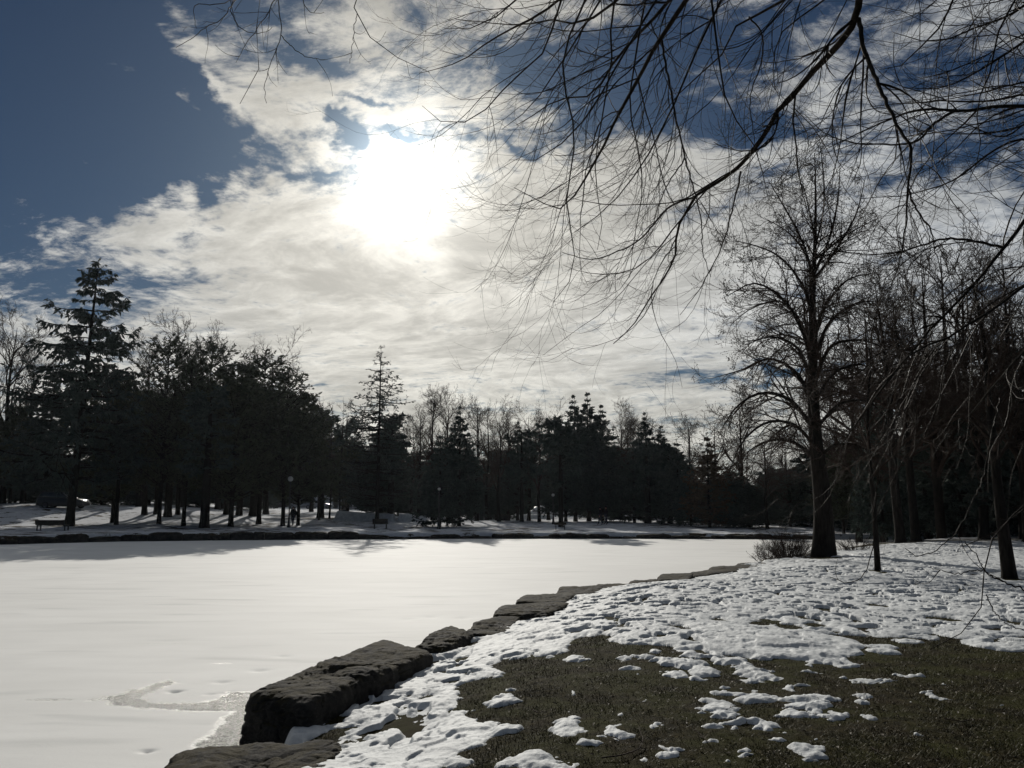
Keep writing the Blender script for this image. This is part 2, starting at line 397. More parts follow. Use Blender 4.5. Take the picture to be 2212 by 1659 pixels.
_a = [(230, 425, 38, 12), (205, 372, 40, 12), (350, 335, 25, 8), (300, 365, 40, 9), (450, 455, 55, 14), (400, 385, 60, 12), (500, 400, 90, 20), (600, 440, 60, 20), (570, 475, 60, 16),
      (500, 330, 60, 15), (600, 360, 90, 15), (700, 395, 60, 15), (780, 400, 60, 25), (890, 370, 55, 8), (850, 440, 90, 16), (900, 465, 110, 16), (980, 480, 70, 10), (840, 490, 35, 10),
      (1040, 525, 25, 9), (1090, 508, 25, 8), (1160, 390, 50, 15), (1150, 445, 35, 8), (1280, 400, 60, 16), (1310, 385, 30, 15), (1500, 340, 70, 14), (1490, 315, 70, 10),
      (1620, 290, 60, 14), (1720, 268, 60, 10), (1420, 493, 80, 7), (1500, 480, 20, 12), (1665, 468, 50, 10), (1300, 472, 24, 7), (1730, 548, 28, 11), (1780, 573, 36, 12),
      (1605, 598, 32, 13), (1390, 560, 38, 14), (1405, 598, 32, 13), (1440, 663, 28, 9), (1845, 508, 11, 6), (2110, 608, 20, 6), (770, 545, 120, 20), (880, 580, 95, 16),
      (670, 600, 55, 25), (690, 635, 60, 25), (700, 660, 70, 12), (560, 575, 60, 8), (790, 700, 70, 9), (880, 705, 60, 18), (960, 720, 60, 18), (1100, 590, 80, 18), (1120, 620, 105, 22),
      (1050, 660, 85, 18), (1250, 665, 70, 18), (1190, 570, 60, 10), (640, 720, 45, 18), (630, 787, 28, 15), (770, 745, 11, 6), (950, 775, 60, 8), (1175, 775, 19, 8), (1130, 835, 65, 28),
      (840, 862, 48, 13), (440, 860, 55, 18), (430, 826, 30, 7), (315, 905, 38, 12), (725, 885, 22, 9), (1150, 885, 30, 8), (155, 745, 50, 24), (115, 775, 30, 8), (370, 712, 33, 11),
      (180, 647, 28, 12), (235, 580, 11, 6), (325, 600, 15, 7), (1705, 755, 13, 5), (270, 455, 13, 7), (2130, 305, 150, 34)]
PATCH = [(1262 + x * .4295, 1262 + y * .4295, rx * .4295, ry * .4295) for x, y, rx, ry in _a]
PATCH += [(1082, 1517, 30, 9), (1063, 1524, 14, 6), (985, 1550, 28, 13), (1000, 1562, 24, 9), (1040, 1590, 24, 12), (1012, 1607, 40, 15), (1075, 1580, 40, 10), (1055, 1572, 16, 12), (1230, 1570, 30, 20), (1245, 1560, 14, 20),
          (1266, 1604, 18, 8), (1328, 1578, 22, 12), (1145, 1645, 50, 18), (1195, 1656, 40, 14), (1110, 1490, 11, 4), (1070, 1462, 8, 4), (980, 1648, 30, 14), (1150, 1650, 20, 20), (1242, 1500, 6, 3), (1190, 1420, 14, 5), (1250, 1424, 20, 6)]
HOLES = [(1781, 1206, 34, 4), (1897, 1235, 8, 3), (2184, 1252, 20, 4), (725, 1513, 18, 6), (742, 1580, 14, 8), (700, 1596, 20, 8), (960, 1355, 12, 4), (1030, 1352, 16, 4), (1000, 1372, 26, 4), (905, 1512, 18, 5),
         (1700, 1355, 18, 5), (1640, 1348, 14, 4), (1762, 1352, 20, 4), (1660, 1344, 16, 4), (2035, 1339, 24, 5), (1560, 1340, 12, 4), (1290, 1378, 24, 5), (1470, 1357, 14, 4), (1900, 1310, 14, 3)]
_EC = {}
def ell(px, py, rx, ry, z=None):
    if z is None:
        if (px, py) not in _EC: _EC[px, py] = on_ground(px, py)[2]
        z = _EC[px, py]
    c = at_z(px, py, z); n = at_z(px, py + ry, z); f = at_z(px, py - ry, z)
    return c[0], c[1], 1.15 * rx * math.hypot(c[0], c[1], 1.6) / F_PX, 1.15 * max(0.035, (f[1] - n[1]) / 2)
def snow_mask(x, y):
    p = np.stack([x, y], 1)
    sd = poly_sd(p, SNOW_POLY)
    n1 = fbm(x * 2.2, y * 2.2, oct=4, seed=21) - 0.5; n2 = fbm(x * 9, y * 9, oct=3, seed=22) - 0.5
    sd = sd + n1 * (0.22 + 0.23 * sstep(10, 13, y)) + n2 * 0.10 + 0.20 * (1 - sstep(10, 12.5, y))
    wx = x + 0.11 * (fbm(x * 6, y * 6, oct=3, seed=31) - .5) * 2; wy = y + 0.17 * (fbm(x * 6, y * 6, oct=3, seed=32) - .5) * 2
    for q in PATCH:
        cx, cy, rx, ry = ell(*q); r = min(rx, ry)
        k = (np.abs(x - cx) < rx * 2 + .3) & (np.abs(y - cy) < ry * 2 + .3)
        e = np.sqrt(((wx[k] - cx) / rx) ** 2 + ((wy[k] - cy) / ry) ** 2)
        sd[k] = np.maximum(sd[k], (1.0 - e) * r * 1.1 + n2[k] * 0.05)
    for q in HOLES:
        cx, cy, rx, ry = ell(*q); r = min(rx, ry)
        k = (np.abs(x - cx) < rx * 2 + .3) & (np.abs(y - cy) < ry * 2 + .3)
        e = np.sqrt(((wx[k] - cx) / rx) ** 2 + ((wy[k] - cy) / ry) ** 2)
        sd[k] = np.minimum(sd[k], (e - 1.0) * r + n2[k] * 0.08)
    return sd
def lawn_bump(x, y):
    return 0.030 * (fbm(x * 5, y * 5, oct=5, seed=41, gain=.62) - .5)
def snow_h(x, y, sd):
    e = sd + 0.025 * (fbm(x * 26, y * 26, oct=3, seed=58) - .5)
    t = -0.038 + 0.045 * sstep(-0.06, 0.03, e) + 0.008 * sstep(0.02, 0.12, e) + 0.020 * sstep(0.03, 0.25, sd) + 0.024 * sstep(0.2, 0.9, sd)
    # sun cups and old footprints: smooth snow with separate shallow pits
    wx = x + 0.12 * (fbm(x * 2, y * 2, oct=2, seed=51) - .5); wy = y + 0.12 * (fbm(x * 2, y * 2, oct=2, seed=52) - .5)
    pit = fbm(wx * 4.6, wy * 3.8, oct=2, seed=53, gain=.35)
    pit2 = fbm(wx * 10, wy * 7, oct=2, seed=54, gain=.4)
    patchy = sstep(0.35, 0.65, fbm(x * 0.6, y * 0.6, oct=2, seed=55)); deep = sstep(0.0, 0.35, sd)
    t = t - (0.090 * sstep(0.60, 0.70, pit) + 0.035 * sstep(0.62, 0.74, pit2)) * (0.35 + 0.8 * patchy) * (0.35 + 0.65 * deep) * (0.55 + 0.45 * sstep(9.5, 13, y))
    t = t + 0.022 * (fbm(x * 1.3, y * 1.3, oct=2, seed=56) - .5) + 0.010 * (fbm(x * 15, y * 11, oct=4, seed=57, gain=.6) - .5)
    t = t + 0.011 * sstep(0.0, 0.06, e) * (1 - sstep(.15, .5, sd)) + 0.008 * sstep(0, .05, e) * (fbm(x * 9, y * 9, oct=3, seed=66) - .5)
    # faint ridges lying across the light
    t = t + 0.006 * (fbm(x * 2.2, y * 6.5, oct=3, seed=59) - .5)
    return t

# ------------------------------------------------------------------ ground, snow, ice
def mat_lawn():
    m, nt, b = new_mat('winter_lawn'); g = G(nt); v = g.pos()
    n = g.noise(v, 14, 6, 0.7); n2 = g.noise(v, 2.2, 4, 0.6); n3 = g.noise(v, 90, 3, 0.7)
    c = g.ramp(g.m('ADD', g.m('MULTIPLY', n, 0.6), g.m('MULTIPLY', n3, 0.4)),
               [(0.36, (0.004, 0.0032, 0.0014)), (0.48, (0.016, 0.013, 0.004)), (0.58, (0.036, 0.029, 0.009)), (0.68, (0.11, 0.085, 0.034))])
    c = g.mix(g.ss(n2, 0.38, 0.66, 0, .8), c, (0.032, 0.034, 0.005, 1)); c = g.mix(g.ss(g.noise(v, 0.9, 3, .6), .5, .7, 0, .5), c, (0.022, 0.013, 0.005, 1))
    # far bank: thin snow over brown grass
    y = g.sep(v)[1]
    pat = g.m('ADD', g.noise(g.vm('MULTIPLY', v, (1, 1.6, 1)), 0.55, 6, 0.68), g.m('MULTIPLY', g.noise(v, 0.08, 2, 0.5), 0.35))
    far = g.m('MULTIPLY', g.ss(pat, 0.585, 0.65), g.ss(y, 40, 50))
    sn = g.mix(g.noise(v, 3, 4, 0.6), (0.42, 0.44, 0.48, 1), (0.70, 0.72, 0.75, 1))
    # a trodden brown strip where the path runs below the embankment
    c = g.mix(far, g.mix(g.ss(y, 40, 50), c, (0.050, 0.040, 0.026, 1)), sn)
    nt.links.new(c, b.inputs['Base Color'])
    nt.links.new(g.bump(g.m('ADD', n3, n), 0.9, 0.02), b.inputs['Normal'])
    b.inputs['Roughness'].default_value = 0.95; b.inputs['Specular IOR Level'].default_value = 0.04
    return m
def mat_snow():
    m, nt, b = new_mat('old_snow'); g = G(nt); v = g.pos()
    n = g.noise(v, 3.0, 4, 0.6); n2 = g.noise(v, 60, 4, 0.7)
    c = g.mix(g.ss(n, 0.35, 0.65), (0.48, 0.50, 0.515, 1), (0.63, 0.65, 0.66, 1))
    c = g.mix(g.ss(g.m('ADD', g.m('MULTIPLY', n2, .7), g.m('MULTIPLY', g.noise(v, 7, 4, .6), .3)), 0.57, 0.68, 0, 0.6), c, (0.24, 0.22, 0.17, 1))
    nt.links.new(c, b.inputs['Base Color'])
    b.inputs['Roughness'].default_value = 0.7; b.inputs['Specular IOR Level'].default_value = 0.12
    nt.links.new(g.bump(g.m('ADD', n2, g.m('MULTIPLY', g.noise(v, 22, 3, .5), 1.5)), 0.5, 0.008), b.inputs['Normal'])
    return m
def mat_ice():
    m, nt, b = new_mat('snowy_ice'); g = G(nt); v = g.pos()
    st = g.vm('MULTIPLY', v, (0.35, 1.0, 1.0))
    n = g.noise(st, 1.3, 5, 0.6, 0.4); n2 = g.noise(v, 18, 4, 0.7); big = g.noise(st, 0.25, 3, 0.5)
    c = g.mix(g.ss(n, 0.30, 0.70), (0.73, 0.73, 0.715, 1), (0.80, 0.80, 0.785, 1))
    c = g.mix(g.ss(big, 0.35, 0.7, 0.0, 0.35), c, (0.66, 0.66, 0.645, 1))
    stre = g.noise(g.vm('MULTIPLY', v, (0.35, 1.6, 1.0)), 0.9, 3, 0.45, 0.4)
    c = g.mix(g.ss(stre, 0.58, 0.74, 0, 0.5), c, (0.50, 0.51, 0.50, 1))
    at = nt.nodes.new('ShaderNodeAttribute'); at.attribute_name = 'wet'; w0 = at.outputs['Fac']
    n4 = g.noise(v, 40, 4, 0.75)
    w = g.ss(g.m('ADD', w0, g.m('MULTIPLY', g.m('SUBTRACT', g.noise(v, 16, 5, 0.7), 0.5), 0.9)), 0.35, 0.75)
    c = g.mix(w, c, g.mix(g.ss(n4, 0.35, 0.65), (0.16, 0.17, 0.155, 1), (0.42, 0.425, 0.40, 1)))
    nt.links.new(c, b.inputs['Base Color'])
    nt.links.new(g.m('SUBTRACT', 0.78, g.m('MULTIPLY', w, 0.59)), b.inputs['Roughness'])
    nt.links.new(g.m('ADD', 0.09, g.m('MULTIPLY', w, 0.13)), b.inputs['Specular IOR Level'])
    b1 = g.bump(g.m('ADD', n2, g.m('MULTIPLY', n, 2.0)), 0.35, 0.006)
    bn = nt.nodes.new('ShaderNodeBump'); nt.links.new(g.m('MULTIPLY', w, 1.0), bn.inputs['Strength']); bn.inputs['Distance'].default_value = 0.02
    nt.links.new(n4, bn.inputs['Height']); nt.links.new(b1, bn.inputs['Normal']); nt.links.new(bn.outputs[0], b.inputs['Normal'])
    return m
M_LAWN, M_SNOW, M_ICE = mat_lawn(), mat_snow(), mat_ice()

# near lawn (fine) joined with the rest of the land (coarse) as one sheet each; the sheets do not overlap
ys = np.concatenate([np.geomspace(2.0, 4.4, 12)[:-1], np.geomspace(4.4, 30, 420), np.linspace(30.3, 75, 180), np.linspace(75.5, 130, 110), np.geomspace(131.5, 900, 40)])
us = np.concatenate([np.linspace(-3.5, -0.85, 30)[:-1], np.linspace(-0.85, 0.85, 640), np.linspace(0.85, 3.5, 30)[1:]])
X, Y, Q = fan_grid(us, ys)
Z = ground_z(X, Y)
sdn = poly_sd(np.stack([X, Y], 1), LAND_NEAR)
k = (Y < 40) & (sdn > 0.2); Z[k] += lawn_bump(X[k], Y[k])
k = Y > 62; Z[k] += 0.09 * (fbm(X[k] * .9, Y[k] * .9, oct=3, seed=61) - .5) * (Z[k] > .2)
structure(mk('ground', np.stack([X, Y, Z], 1), [Q], M_LAWN))
# land behind the camera
o = mk('ground', [[-600, -400, -.4], [600, -400, -.4], [600, 1.2, .55], [-600, 1.2, .55], [600, 2.0, .55], [-600, 2.0, .55]], [np.array([[0, 1, 2, 3], [3, 2, 4, 5]])], M_LAWN)
bpy.data.objects.remove(o)

us = np.linspace(-0.42, 0.80, 1150); ys = np.concatenate([np.geomspace(3.6, 24, 640), np.geomspace(24.06, 62, 260)])
X, Y, Q = fan_grid(us, ys)
sdn = poly_sd(np.stack([X, Y], 1), LAND_NEAR)
keep = sdn > 0.40
base = ground_z(X, Y) + np.where(Y < 40, lawn_bump(X, Y), 0)
sm = snow_mask(X, Y)
h = snow_h(X, Y, sm)
fq = (keep[Q].all(1)) & ((h[Q] > -0.02).any(1))
Z = base + h
Q = Q[fq]; used = np.unique(Q); remap = np.full(len(X), -1); remap[used] = np.arange(len(used))
structure(mk('snow', np.stack([X, Y, Z], 1)[used], [remap[Q]], M_SNOW))

# ice: gentle sheet over the whole pond
us = np.linspace(-1.4, 1.4, 500); ys = np.concatenate([np.geomspace(3.5, 14, 320), np.geomspace(14.1, 75, 160)])
X, Y, Q = fan_grid(us, ys)
Zi = 0.004 * (fbm(X * 1.1, Y * 1.1, oct=3, seed=71) - .5) + 0.010 * (fbm(X * .22, Y * .5, oct=2, seed=72) - .5)
def dimple(px, py, r, dep):
    global Zi
    c = at_z(px, py, 0); Zi = Zi - dep * np.exp(-(((X - c[0]) ** 2 + (Y - c[1]) ** 2) / (r * r)))
for q in [(378, 1494, .06, .05), (318, 1622, .05, .03), (490, 1497, .07, .02), (455, 1522, .06, .02), (480, 1473, .09, .02), (455, 1500, .05, .02), (560, 1448, .1, .02), (610, 1418, .1, .015), (240, 1350, .05, .02), (880, 1338, .1, .03), (930, 1333, .1, .03), (1000, 1335, .12, .03)]:
    dimple(*q)
WETP = np.array([at_z(a_, b_, 0)[:2] for a_, b_ in [(210, 1512), (290, 1492), (362, 1470), (376, 1476), (345, 1491), (292, 1509), (330, 1518), (430, 1521), (480, 1508), (500, 1494), (560, 1496), (560, 1640), (400, 1640), (440, 1600), (470, 1570), (488, 1550), (500, 1536), (440, 1536), (330, 1533), (265, 1525)]])
wsd = poly_sd(np.stack([X, Y], 1), WETP) + 0.22 * (fbm(X * 5, Y * 5, oct=4, seed=73) - .5)
for (a_, b_, rx, ry, st_) in [(110, 1512, 90, 5, .5), (120, 1493, 60, 3, .35), (340, 1390, 120, 4, .45), (300, 1536, 260, 9, .25), (560, 1380, 150, 3, .4), (900, 1335, 50, 2, .35), (985, 1338, 40, 2, .3), (480, 1432, 40, 3, .5), (590, 1418, 60, 3, .4), (60, 1640, 150, 12, .3)]:
    c_ = ell(a_, b_, rx, ry, 0.0); e_ = ((X - c_[0]) / c_[2]) ** 2 + ((Y - c_[1]) / c_[3]) ** 2
    wsd = np.maximum(wsd, -0.3 + .42 * st_ * np.exp(-e_) * 1.4)
wet = sstep(-0.25, 0.16, wsd)
Zi = Zi - 0.006 * sstep(.3, .9, wet) + 0.012 * sstep(.4, .8, wet) * (fbm(X * 22, Y * 22, oct=2, seed=75) - .5)
o = structure(mk('ice', np.stack([X, Y, Zi], 1), [Q], M_ICE))
at_ = o.data.attributes.new('wet', 'FLOAT', 'POINT'); at_.data.foreach_set('value', wet.astype(np.float32))

# grass blades over the bare lawn
def mat_blade():
    m, nt, b = new_mat('dry_grass'); g = G(nt); v = g.pos()
    c = g.ramp(g.noise(v, 35, 3, .7), [(0.36, (0.006, 0.007, 0.002)), (0.5, (0.038, 0.037, 0.006)), (0.60, (0.090, 0.070, 0.019)), (0.69, (0.28, 0.22, 0.12))])
    nt.links.new(c, b.inputs['Base Color']); b.inputs['Roughness'].default_value = 0.7; b.inputs['Specular IOR Level'].default_value = .2
    return m
M_BLADE = mat_blade()
rg = np.random.default_rng(5)
N = 620000
dd = 3.2 * (22 / 3.2) ** rg.random(N); uu = rg.uniform(-0.60, 0.95, N); X = uu * dd; Y = dd
sdn = poly_sd(np.stack([X, Y], 1), LAND_NEAR); sm = snow_mask(X, Y)
k = (sdn > 0.35) & (sm < 0.0) & (rg.random(N) < 0.25 + 0.75 * sstep(.4, .6, fbm(X * 3, Y * 3, oct=3, seed=81)))
X, Y = X[k], Y[k]; n = len(X); Z = ground_z(X, Y) + lawn_bump(X, Y) - 0.004
L = rg.uniform(.014, .048, n) * (1 + (Y > 10) * .5); a = rg.uniform(0, 2 * np.pi, n); tilt = rg.uniform(.35, 1.45, n); wd = rg.uniform(.0008, .0020, n) * (1 + Y / 8)
bx = np.stack([np.cos(a), np.sin(a), 0 * a], 1); side = np.stack([-np.sin(a), np.cos(a), 0 * a], 1)
B = np.stack([X, Y, Z], 1); T = B + (bx * np.sin(tilt)[:, None] + np.array([0, 0, 1]) * np.cos(tilt)[:, None]) * L[:, None]
V = np.stack([B - side * wd[:, None], B + side * wd[:, None], T], 1).reshape(-1, 3)
o = mk('grass', V, [np.arange(n * 3).reshape(-1, 3)], M_BLADE, smooth=False)
o['kind'] = 'stuff'; tag(o, 'short dry winter grass on the bare patches of the near bank', 'grass')

# ------------------------------------------------------------------ stones
def mat_stone():
    m, nt, b = new_mat('bank_stone'); g = G(nt); v = g.pos()
    n = g.noise(v, 3.5, 7, 0.65, .3); n2 = g.noise(v, 28, 6, 0.75); n3 = g.noise(g.vm('MULTIPLY', v, (1, 1, 5)), 4, 4, .6)
    c = g.ramp(n, [(0.3, (0.010, 0.010, 0.011)), (0.5, (0.030, 0.028, 0.026)), (0.7, (0.078, 0.072, 0.062))])
    c = g.mix(g.ss(n2, .35, .65, 0, .7), c, g.mix(.5, c, (0.02, 0.02, 0.02, 1)))
    nz = g.sep(nt.nodes.new('ShaderNodeNewGeometry').outputs['Normal'])[2]
    moss = g.m('MULTIPLY', g.ss(nz, .3, .8), g.ss(g.noise(v, 3.2, 6, .75), .42, .58))
    c = g.mix(g.m('MULTIPLY', moss, .75), c, (0.040, 0.032, 0.012, 1))
    c = g.mix(g.ss(g.noise(v, 60, 4, .8), .60, .72, 0, .6), c, (0.22, 0.205, 0.18, 1))
    nt.links.new(c, b.inputs['Base Color']); b.inputs['Roughness'].default_value = .9; b.inputs['Specular IOR Level'].default_value = .08
    nt.links.new(g.bump(g.m('ADD', g.m('ADD', n, n3), g.m('MULTIPLY', n2, .5)), 0.9, .035), b.inputs['Normal'])
    return m
M_STONE = mat_stone()
def stone_mesh(quad, z0, z1, seed, n=26, rnd=0.22, rough=0.05, lean=0.0, z1s=None):
    """a rough quarried block: rounded box over a four-cornered footprint (corners in order), worn by noise"""
    t = np.linspace(-1, 1, n); a, b = np.meshgrid(t, t); a, b = a.ravel(), b.ravel(); o = np.ones_like(a)
    C = np.concatenate([np.stack(f, 1) for f in ((a, b, o), (b, a, -o), (o, a, b), (-o, b, a), (b, o, a), (a, -o, b))])
    i = np.arange(n - 1)[:, None] * n; j = np.arange(n - 1)[None]
    q = np.stack([i + j, i + j + 1, i + n + j + 1, i + n + j], -1).reshape(-1, 4)
    Qs = np.concatenate([q + k * n * n for k in range(6)])
    pn = 1.0 / rnd; R = (np.abs(C) ** pn).sum(1) ** (1 / pn); S = C / R[:, None]
    u, v, w = (S[:, 0] + 1) / 2, (S[:, 1] + 1) / 2, (S[:, 2] + 1) / 2
    qd = np.array(quad, float)
    xy = qd[0] * ((1 - u) * (1 - v))[:, None] + qd[1] * (u * (1 - v))[:, None] + qd[2] * (u * v)[:, None] + qd[3] * ((1 - u) * v)[:, None]
    zt = np.array(z1s if z1s is not None else [z1] * 4, float)
    ztop = zt[0] * (1 - u) * (1 - v) + zt[1] * u * (1 - v) + zt[2] * u * v + zt[3] * (1 - u) * v
    ctr = qd.mean(0); xy = ctr + (xy - ctr) * (1 + (1 - w)[:, None] * lean)
    z = z0 + (ztop - z0) * w
    P = np.concatenate([xy, z[:, None]], 1)
    size = np.linalg.norm(qd[1] - qd[0]); 
    N = P - np.array([ctr[0], ctr[1], (z0 + z1) / 2]); N /= np.linalg.norm(N, axis=1, keepdims=True)
    f1 = fbm(P[:, 0] * 1.6 + seed, P[:, 1] * 1.6, P[:, 2] * 1.6, 3, seed) - .5
    f2 = fbm(P[:, 0] * 7 + seed, P[:, 1] * 7, P[:, 2] * 7, 3, seed + 5) - .5
    led = np.abs(fbm(P[:, 0] * 2.5, P[:, 1] * 2.5, P[:, 2] * 9 + seed, 2, seed + 9) - .5)
    vor = np.abs(fbm(P[:, 0] * 3.1 + 4, P[:, 1] * 3.1, P[:, 2] * 4.5, 2, seed + 13) - .5) * 2; f3 = fbm(P[:, 0] * 19 + seed, P[:, 1] * 19, P[:, 2] * 19, 3, seed + 21, gain=.6) - .5
    P = P + N * (f1 * rough * 2.6 + f2 * rough * 1.1 + f3 * rough * .55 - sstep(.05, 0, led) * rough * .35 - sstep(.06, 0, vor) * rough * .25)[:, None]
    # weld cube edges
    key = np.round(C * 1000).astype(int); _, idx, inv = np.unique(key, axis=0, return_index=True, return_inverse=True)
    return P[idx], inv.ravel()[Qs]
def stone(name, quad_px, ztop, z0, seed, label, group=None, zs=None, **kw):
    zz = zs if zs is not None else [ztop] * 4
    quad = [at_z(px, py, z)[:2] for (px, py), z in zip(quad_px, zz)]
    V, Qd = stone_mesh(quad, z0, ztop, seed, z1s=zz, **kw)
    c = V.mean(0); c[2] = z0
    o = mk(name, V - c, [Qd], M_STONE); o.location = c
    tag(o, label, 'boulder', group); return o
GB = 'rough stone blocks edging the near bank'
# corners: near-left, near-right, far-right, far-left as they show in the photograph
stone('boulder', [(270, 1775), (735, 1705), (745, 1580), (378, 1606)], 0.36, -.35, 3, 'low mossy stone slab cut by the bottom edge, nearest of all the bank stones', GB, zs=[.30, .38, .40, .22], n=90, rnd=.13, rough=.07)
stone('boulder', [(514, 1492), (678, 1506), (944, 1404), (832, 1370)], 0.52, -.35, 11, 'long dark boulder, biggest of the bank stones, upright end towards the viewer', GB, zs=[.50, .52, .48, .58], n=110, rnd=.11, rough=.055, lean=.06)
stone('boulder', [(885, 1392), (960, 1400), (1030, 1364), (975, 1345)], .42, -.3, 17, 'small wedge shaped stone just beyond the longest boulder', GB, n=44, rnd=.11, rough=.06)
stone('boulder', [(995, 1368), (1100, 1366), (1130, 1328), (1030, 1334)], .42, -.3, 23, 'low flat stone between the wedge stone and the thick block', GB, n=44, rnd=.11, rough=.06)
stone('boulder', [(1062, 1326), (1182, 1326), (1240, 1297), (1078, 1303)], .48, -.3, 29, 'thick squared block with a shaded front face', GB, n=50, rnd=.09, rough=.05)
stone('boulder', [(1112, 1297), (1222, 1299), (1250, 1277), (1126, 1282)], .46, -.3, 31, 'flat block stepping back behind the thick squared one', GB, n=44, rnd=.09, rough=.045)
stone('boulder', [(1196, 1282), (1290, 1281), (1312, 1260), (1208, 1267)], .44, -.3, 37, 'tapering stone where the snow first reaches the waterline', GB, n=36, rnd=.11, rough=.05)
stone('boulder', [(1275, 1273), (1368, 1270), (1385, 1258), (1290, 1259)], .40, -.3, 41, 'thin stone almost buried by snow at the bank edge', GB, n=32, rnd=.12, rough=.05)
stone('boulder', [(1345, 1268), (1436, 1262), (1446, 1246), (1362, 1254)], .42, -.3, 43, 'narrow stone left of the raised dark block by the ice', GB, n=32, rnd=.12, rough=.05)
stone('boulder', [(1418, 1250), (1492, 1250), (1500, 1236), (1424, 1238)], .50, -.3, 47, 'raised dark block with a square end halfway along the bank', GB, n=32, rnd=.09, rough=.04)
stone('boulder', [(1478, 1247), (1538, 1241), (1546, 1228), (1486, 1234)], .46, -.3, 53, 'stone following the raised dark block towards the shrub', GB, n=26, rnd=.11, rough=.05)
stone('boulder', [(1520, 1239), (1598, 1233), (1602, 1219), (1530, 1223)], .50, -.3, 59, 'slanted stone midway between the raised block and the shrub', GB, n=26, rnd=.11, rough=.05)
stone('boulder', [(1578, 1230), (1660, 1224), (1662, 1210), (1590, 1216)], .48, -.3, 61, 'last stone before the block under the shrub', GB, n=26, rnd=.11, rough=.05)
stone('boulder', [(1636, 1219), (1722, 1213), (1726, 1200), (1648, 1206)], .50, -.3, 67, 'dark block under the bare shrub beside the tall tree', GB, n=26, rnd=.10, rough=.05)
stone('boulder', [(1708, 1211), (1800, 1202), (1800, 1187), (1720, 1197)], .5, -.3, 71, 'stone just visible between the tall tree trunk and the ice', GB, n=22, rnd=.12, rough=.05)
stone('boulder', [(1790, 1199), (1890, 1190), (1884, 1179), (1796, 1187)], .45, -.3, 73, 'farthest bank stone, right of the tall tree trunk', GB, n=22, rnd=.12, rough=.05)

# far shore: a row of rough stones holding up the bank
seg = np.linalg.norm(np.diff(FAR, axis=0), axis=1); cum = np.concatenate([[0], np.cumsum(seg)])
def far_pt(s):
    i = min(max(np.searchsorted(cum, s) - 1, 0), len(seg) - 1); f = (s - cum[i]) / seg[i]
    return FAR[i] + (FAR[i + 1] - FAR[i]) * f, (FAR[i + 1] - FAR[i]) / seg[i]
rg = np.random.default_rng(12)
protos = []
for i in range(7):
    V, Qd = stone_mesh([(-1, -.35), (1, -.35), (1, .4), (-1, .4)], -.35, .45, 101 + i * 7, n=16, rnd=.2, rough=.09)
    me = mk('bank_stone', V, [Qd], M_STONE); protos.append(me.data); bpy.data.objects.remove(me)
s = cum[1] * 0.55; k = 0
while s < cum[-1] - 20:
    L = rg.uniform(.7, 2.6); p, t = far_pt(s + L / 2); u = p[0] / p[1]
    if abs(u) < 0.72:
        o = bpy.data.objects.new('bank_stone', protos[k % 7]); COL.objects.link(o)
        hz = 0.68 + 0.42 * (u < -.2) + rg.uniform(-.35, .25)
        o.location = (p[0], p[1] + .25, 0); o.rotation_euler = (0, rg.uniform(-.06, .06), math.atan2(t[1], t[0]) + rg.uniform(-.12, .12) + (math.pi if k % 2 else 0))
        o.scale = (L / 2 * 1.02, 1.0, hz)
        tag(o, 'rough dark stone in the long low row edging the far shore', 'stone', 'stones edging the far shore')
    s += L * .97; k += 1
# ------------------------------------------------------------------ trees
def mat_bark(name, a, b_, spec=.25, rough=.8):
    m, nt, b = new_mat(name); g = G(nt); v = g.obj()
    n = g.noise(g.vm('MULTIPLY', v, (6, 6, 1.2)), 2.5, 5, .7)
    nt.links.new(g.mix(g.ss(n, .3, .7), (*a, 1), (*b_, 1)), b.inputs['Base Color'])
    nt.links.new(g.bump(n, .8, .03), b.inputs['Normal'])
    b.inputs['Roughness'].default_value = rough; b.inputs['Specular IOR Level'].default_value = spec
    return m
M_BARK = mat_bark('bark', (.012, .010, .009), (.032, .028, .024), .04, .95)
M_TWIG = mat_bark('twig_bark', (.026, .018, .014), (.060, .042, .033), .08, .85)
M_WILLOW = mat_bark('smooth_twig_bark', (.016, .012, .009), (.044, .032, .022), .08, .6)
M_WBARK = mat_bark('willow_bark', (.022, .017, .012), (.060, .047, .034), .12, .85)
def mat_needle(name, a, b_):
    m, nt, b = new_mat(name); g = G(nt); v = g.obj()
    n = g.noise(v, 1.6, 4, .7)
    nt.links.new(g.mix(g.ss(n, .3, .7), (*a, 1), (*b_, 1)), b.inputs['Base Color'])
    b.inputs['Roughness'].default_value = .85; b.inputs['Specular IOR Level'].default_value = .06
    return m
M_SPRUCE = mat_needle('spruce_needles', (.034, .046, .042), (.072, .092, .078))
M_CEDAR = mat_needle('cedar_foliage', (.038, .044, .030), (.080, .088, .055))
M_RUST = mat_needle('russet_foliage', (.050, .040, .028), (.110, .075, .050))

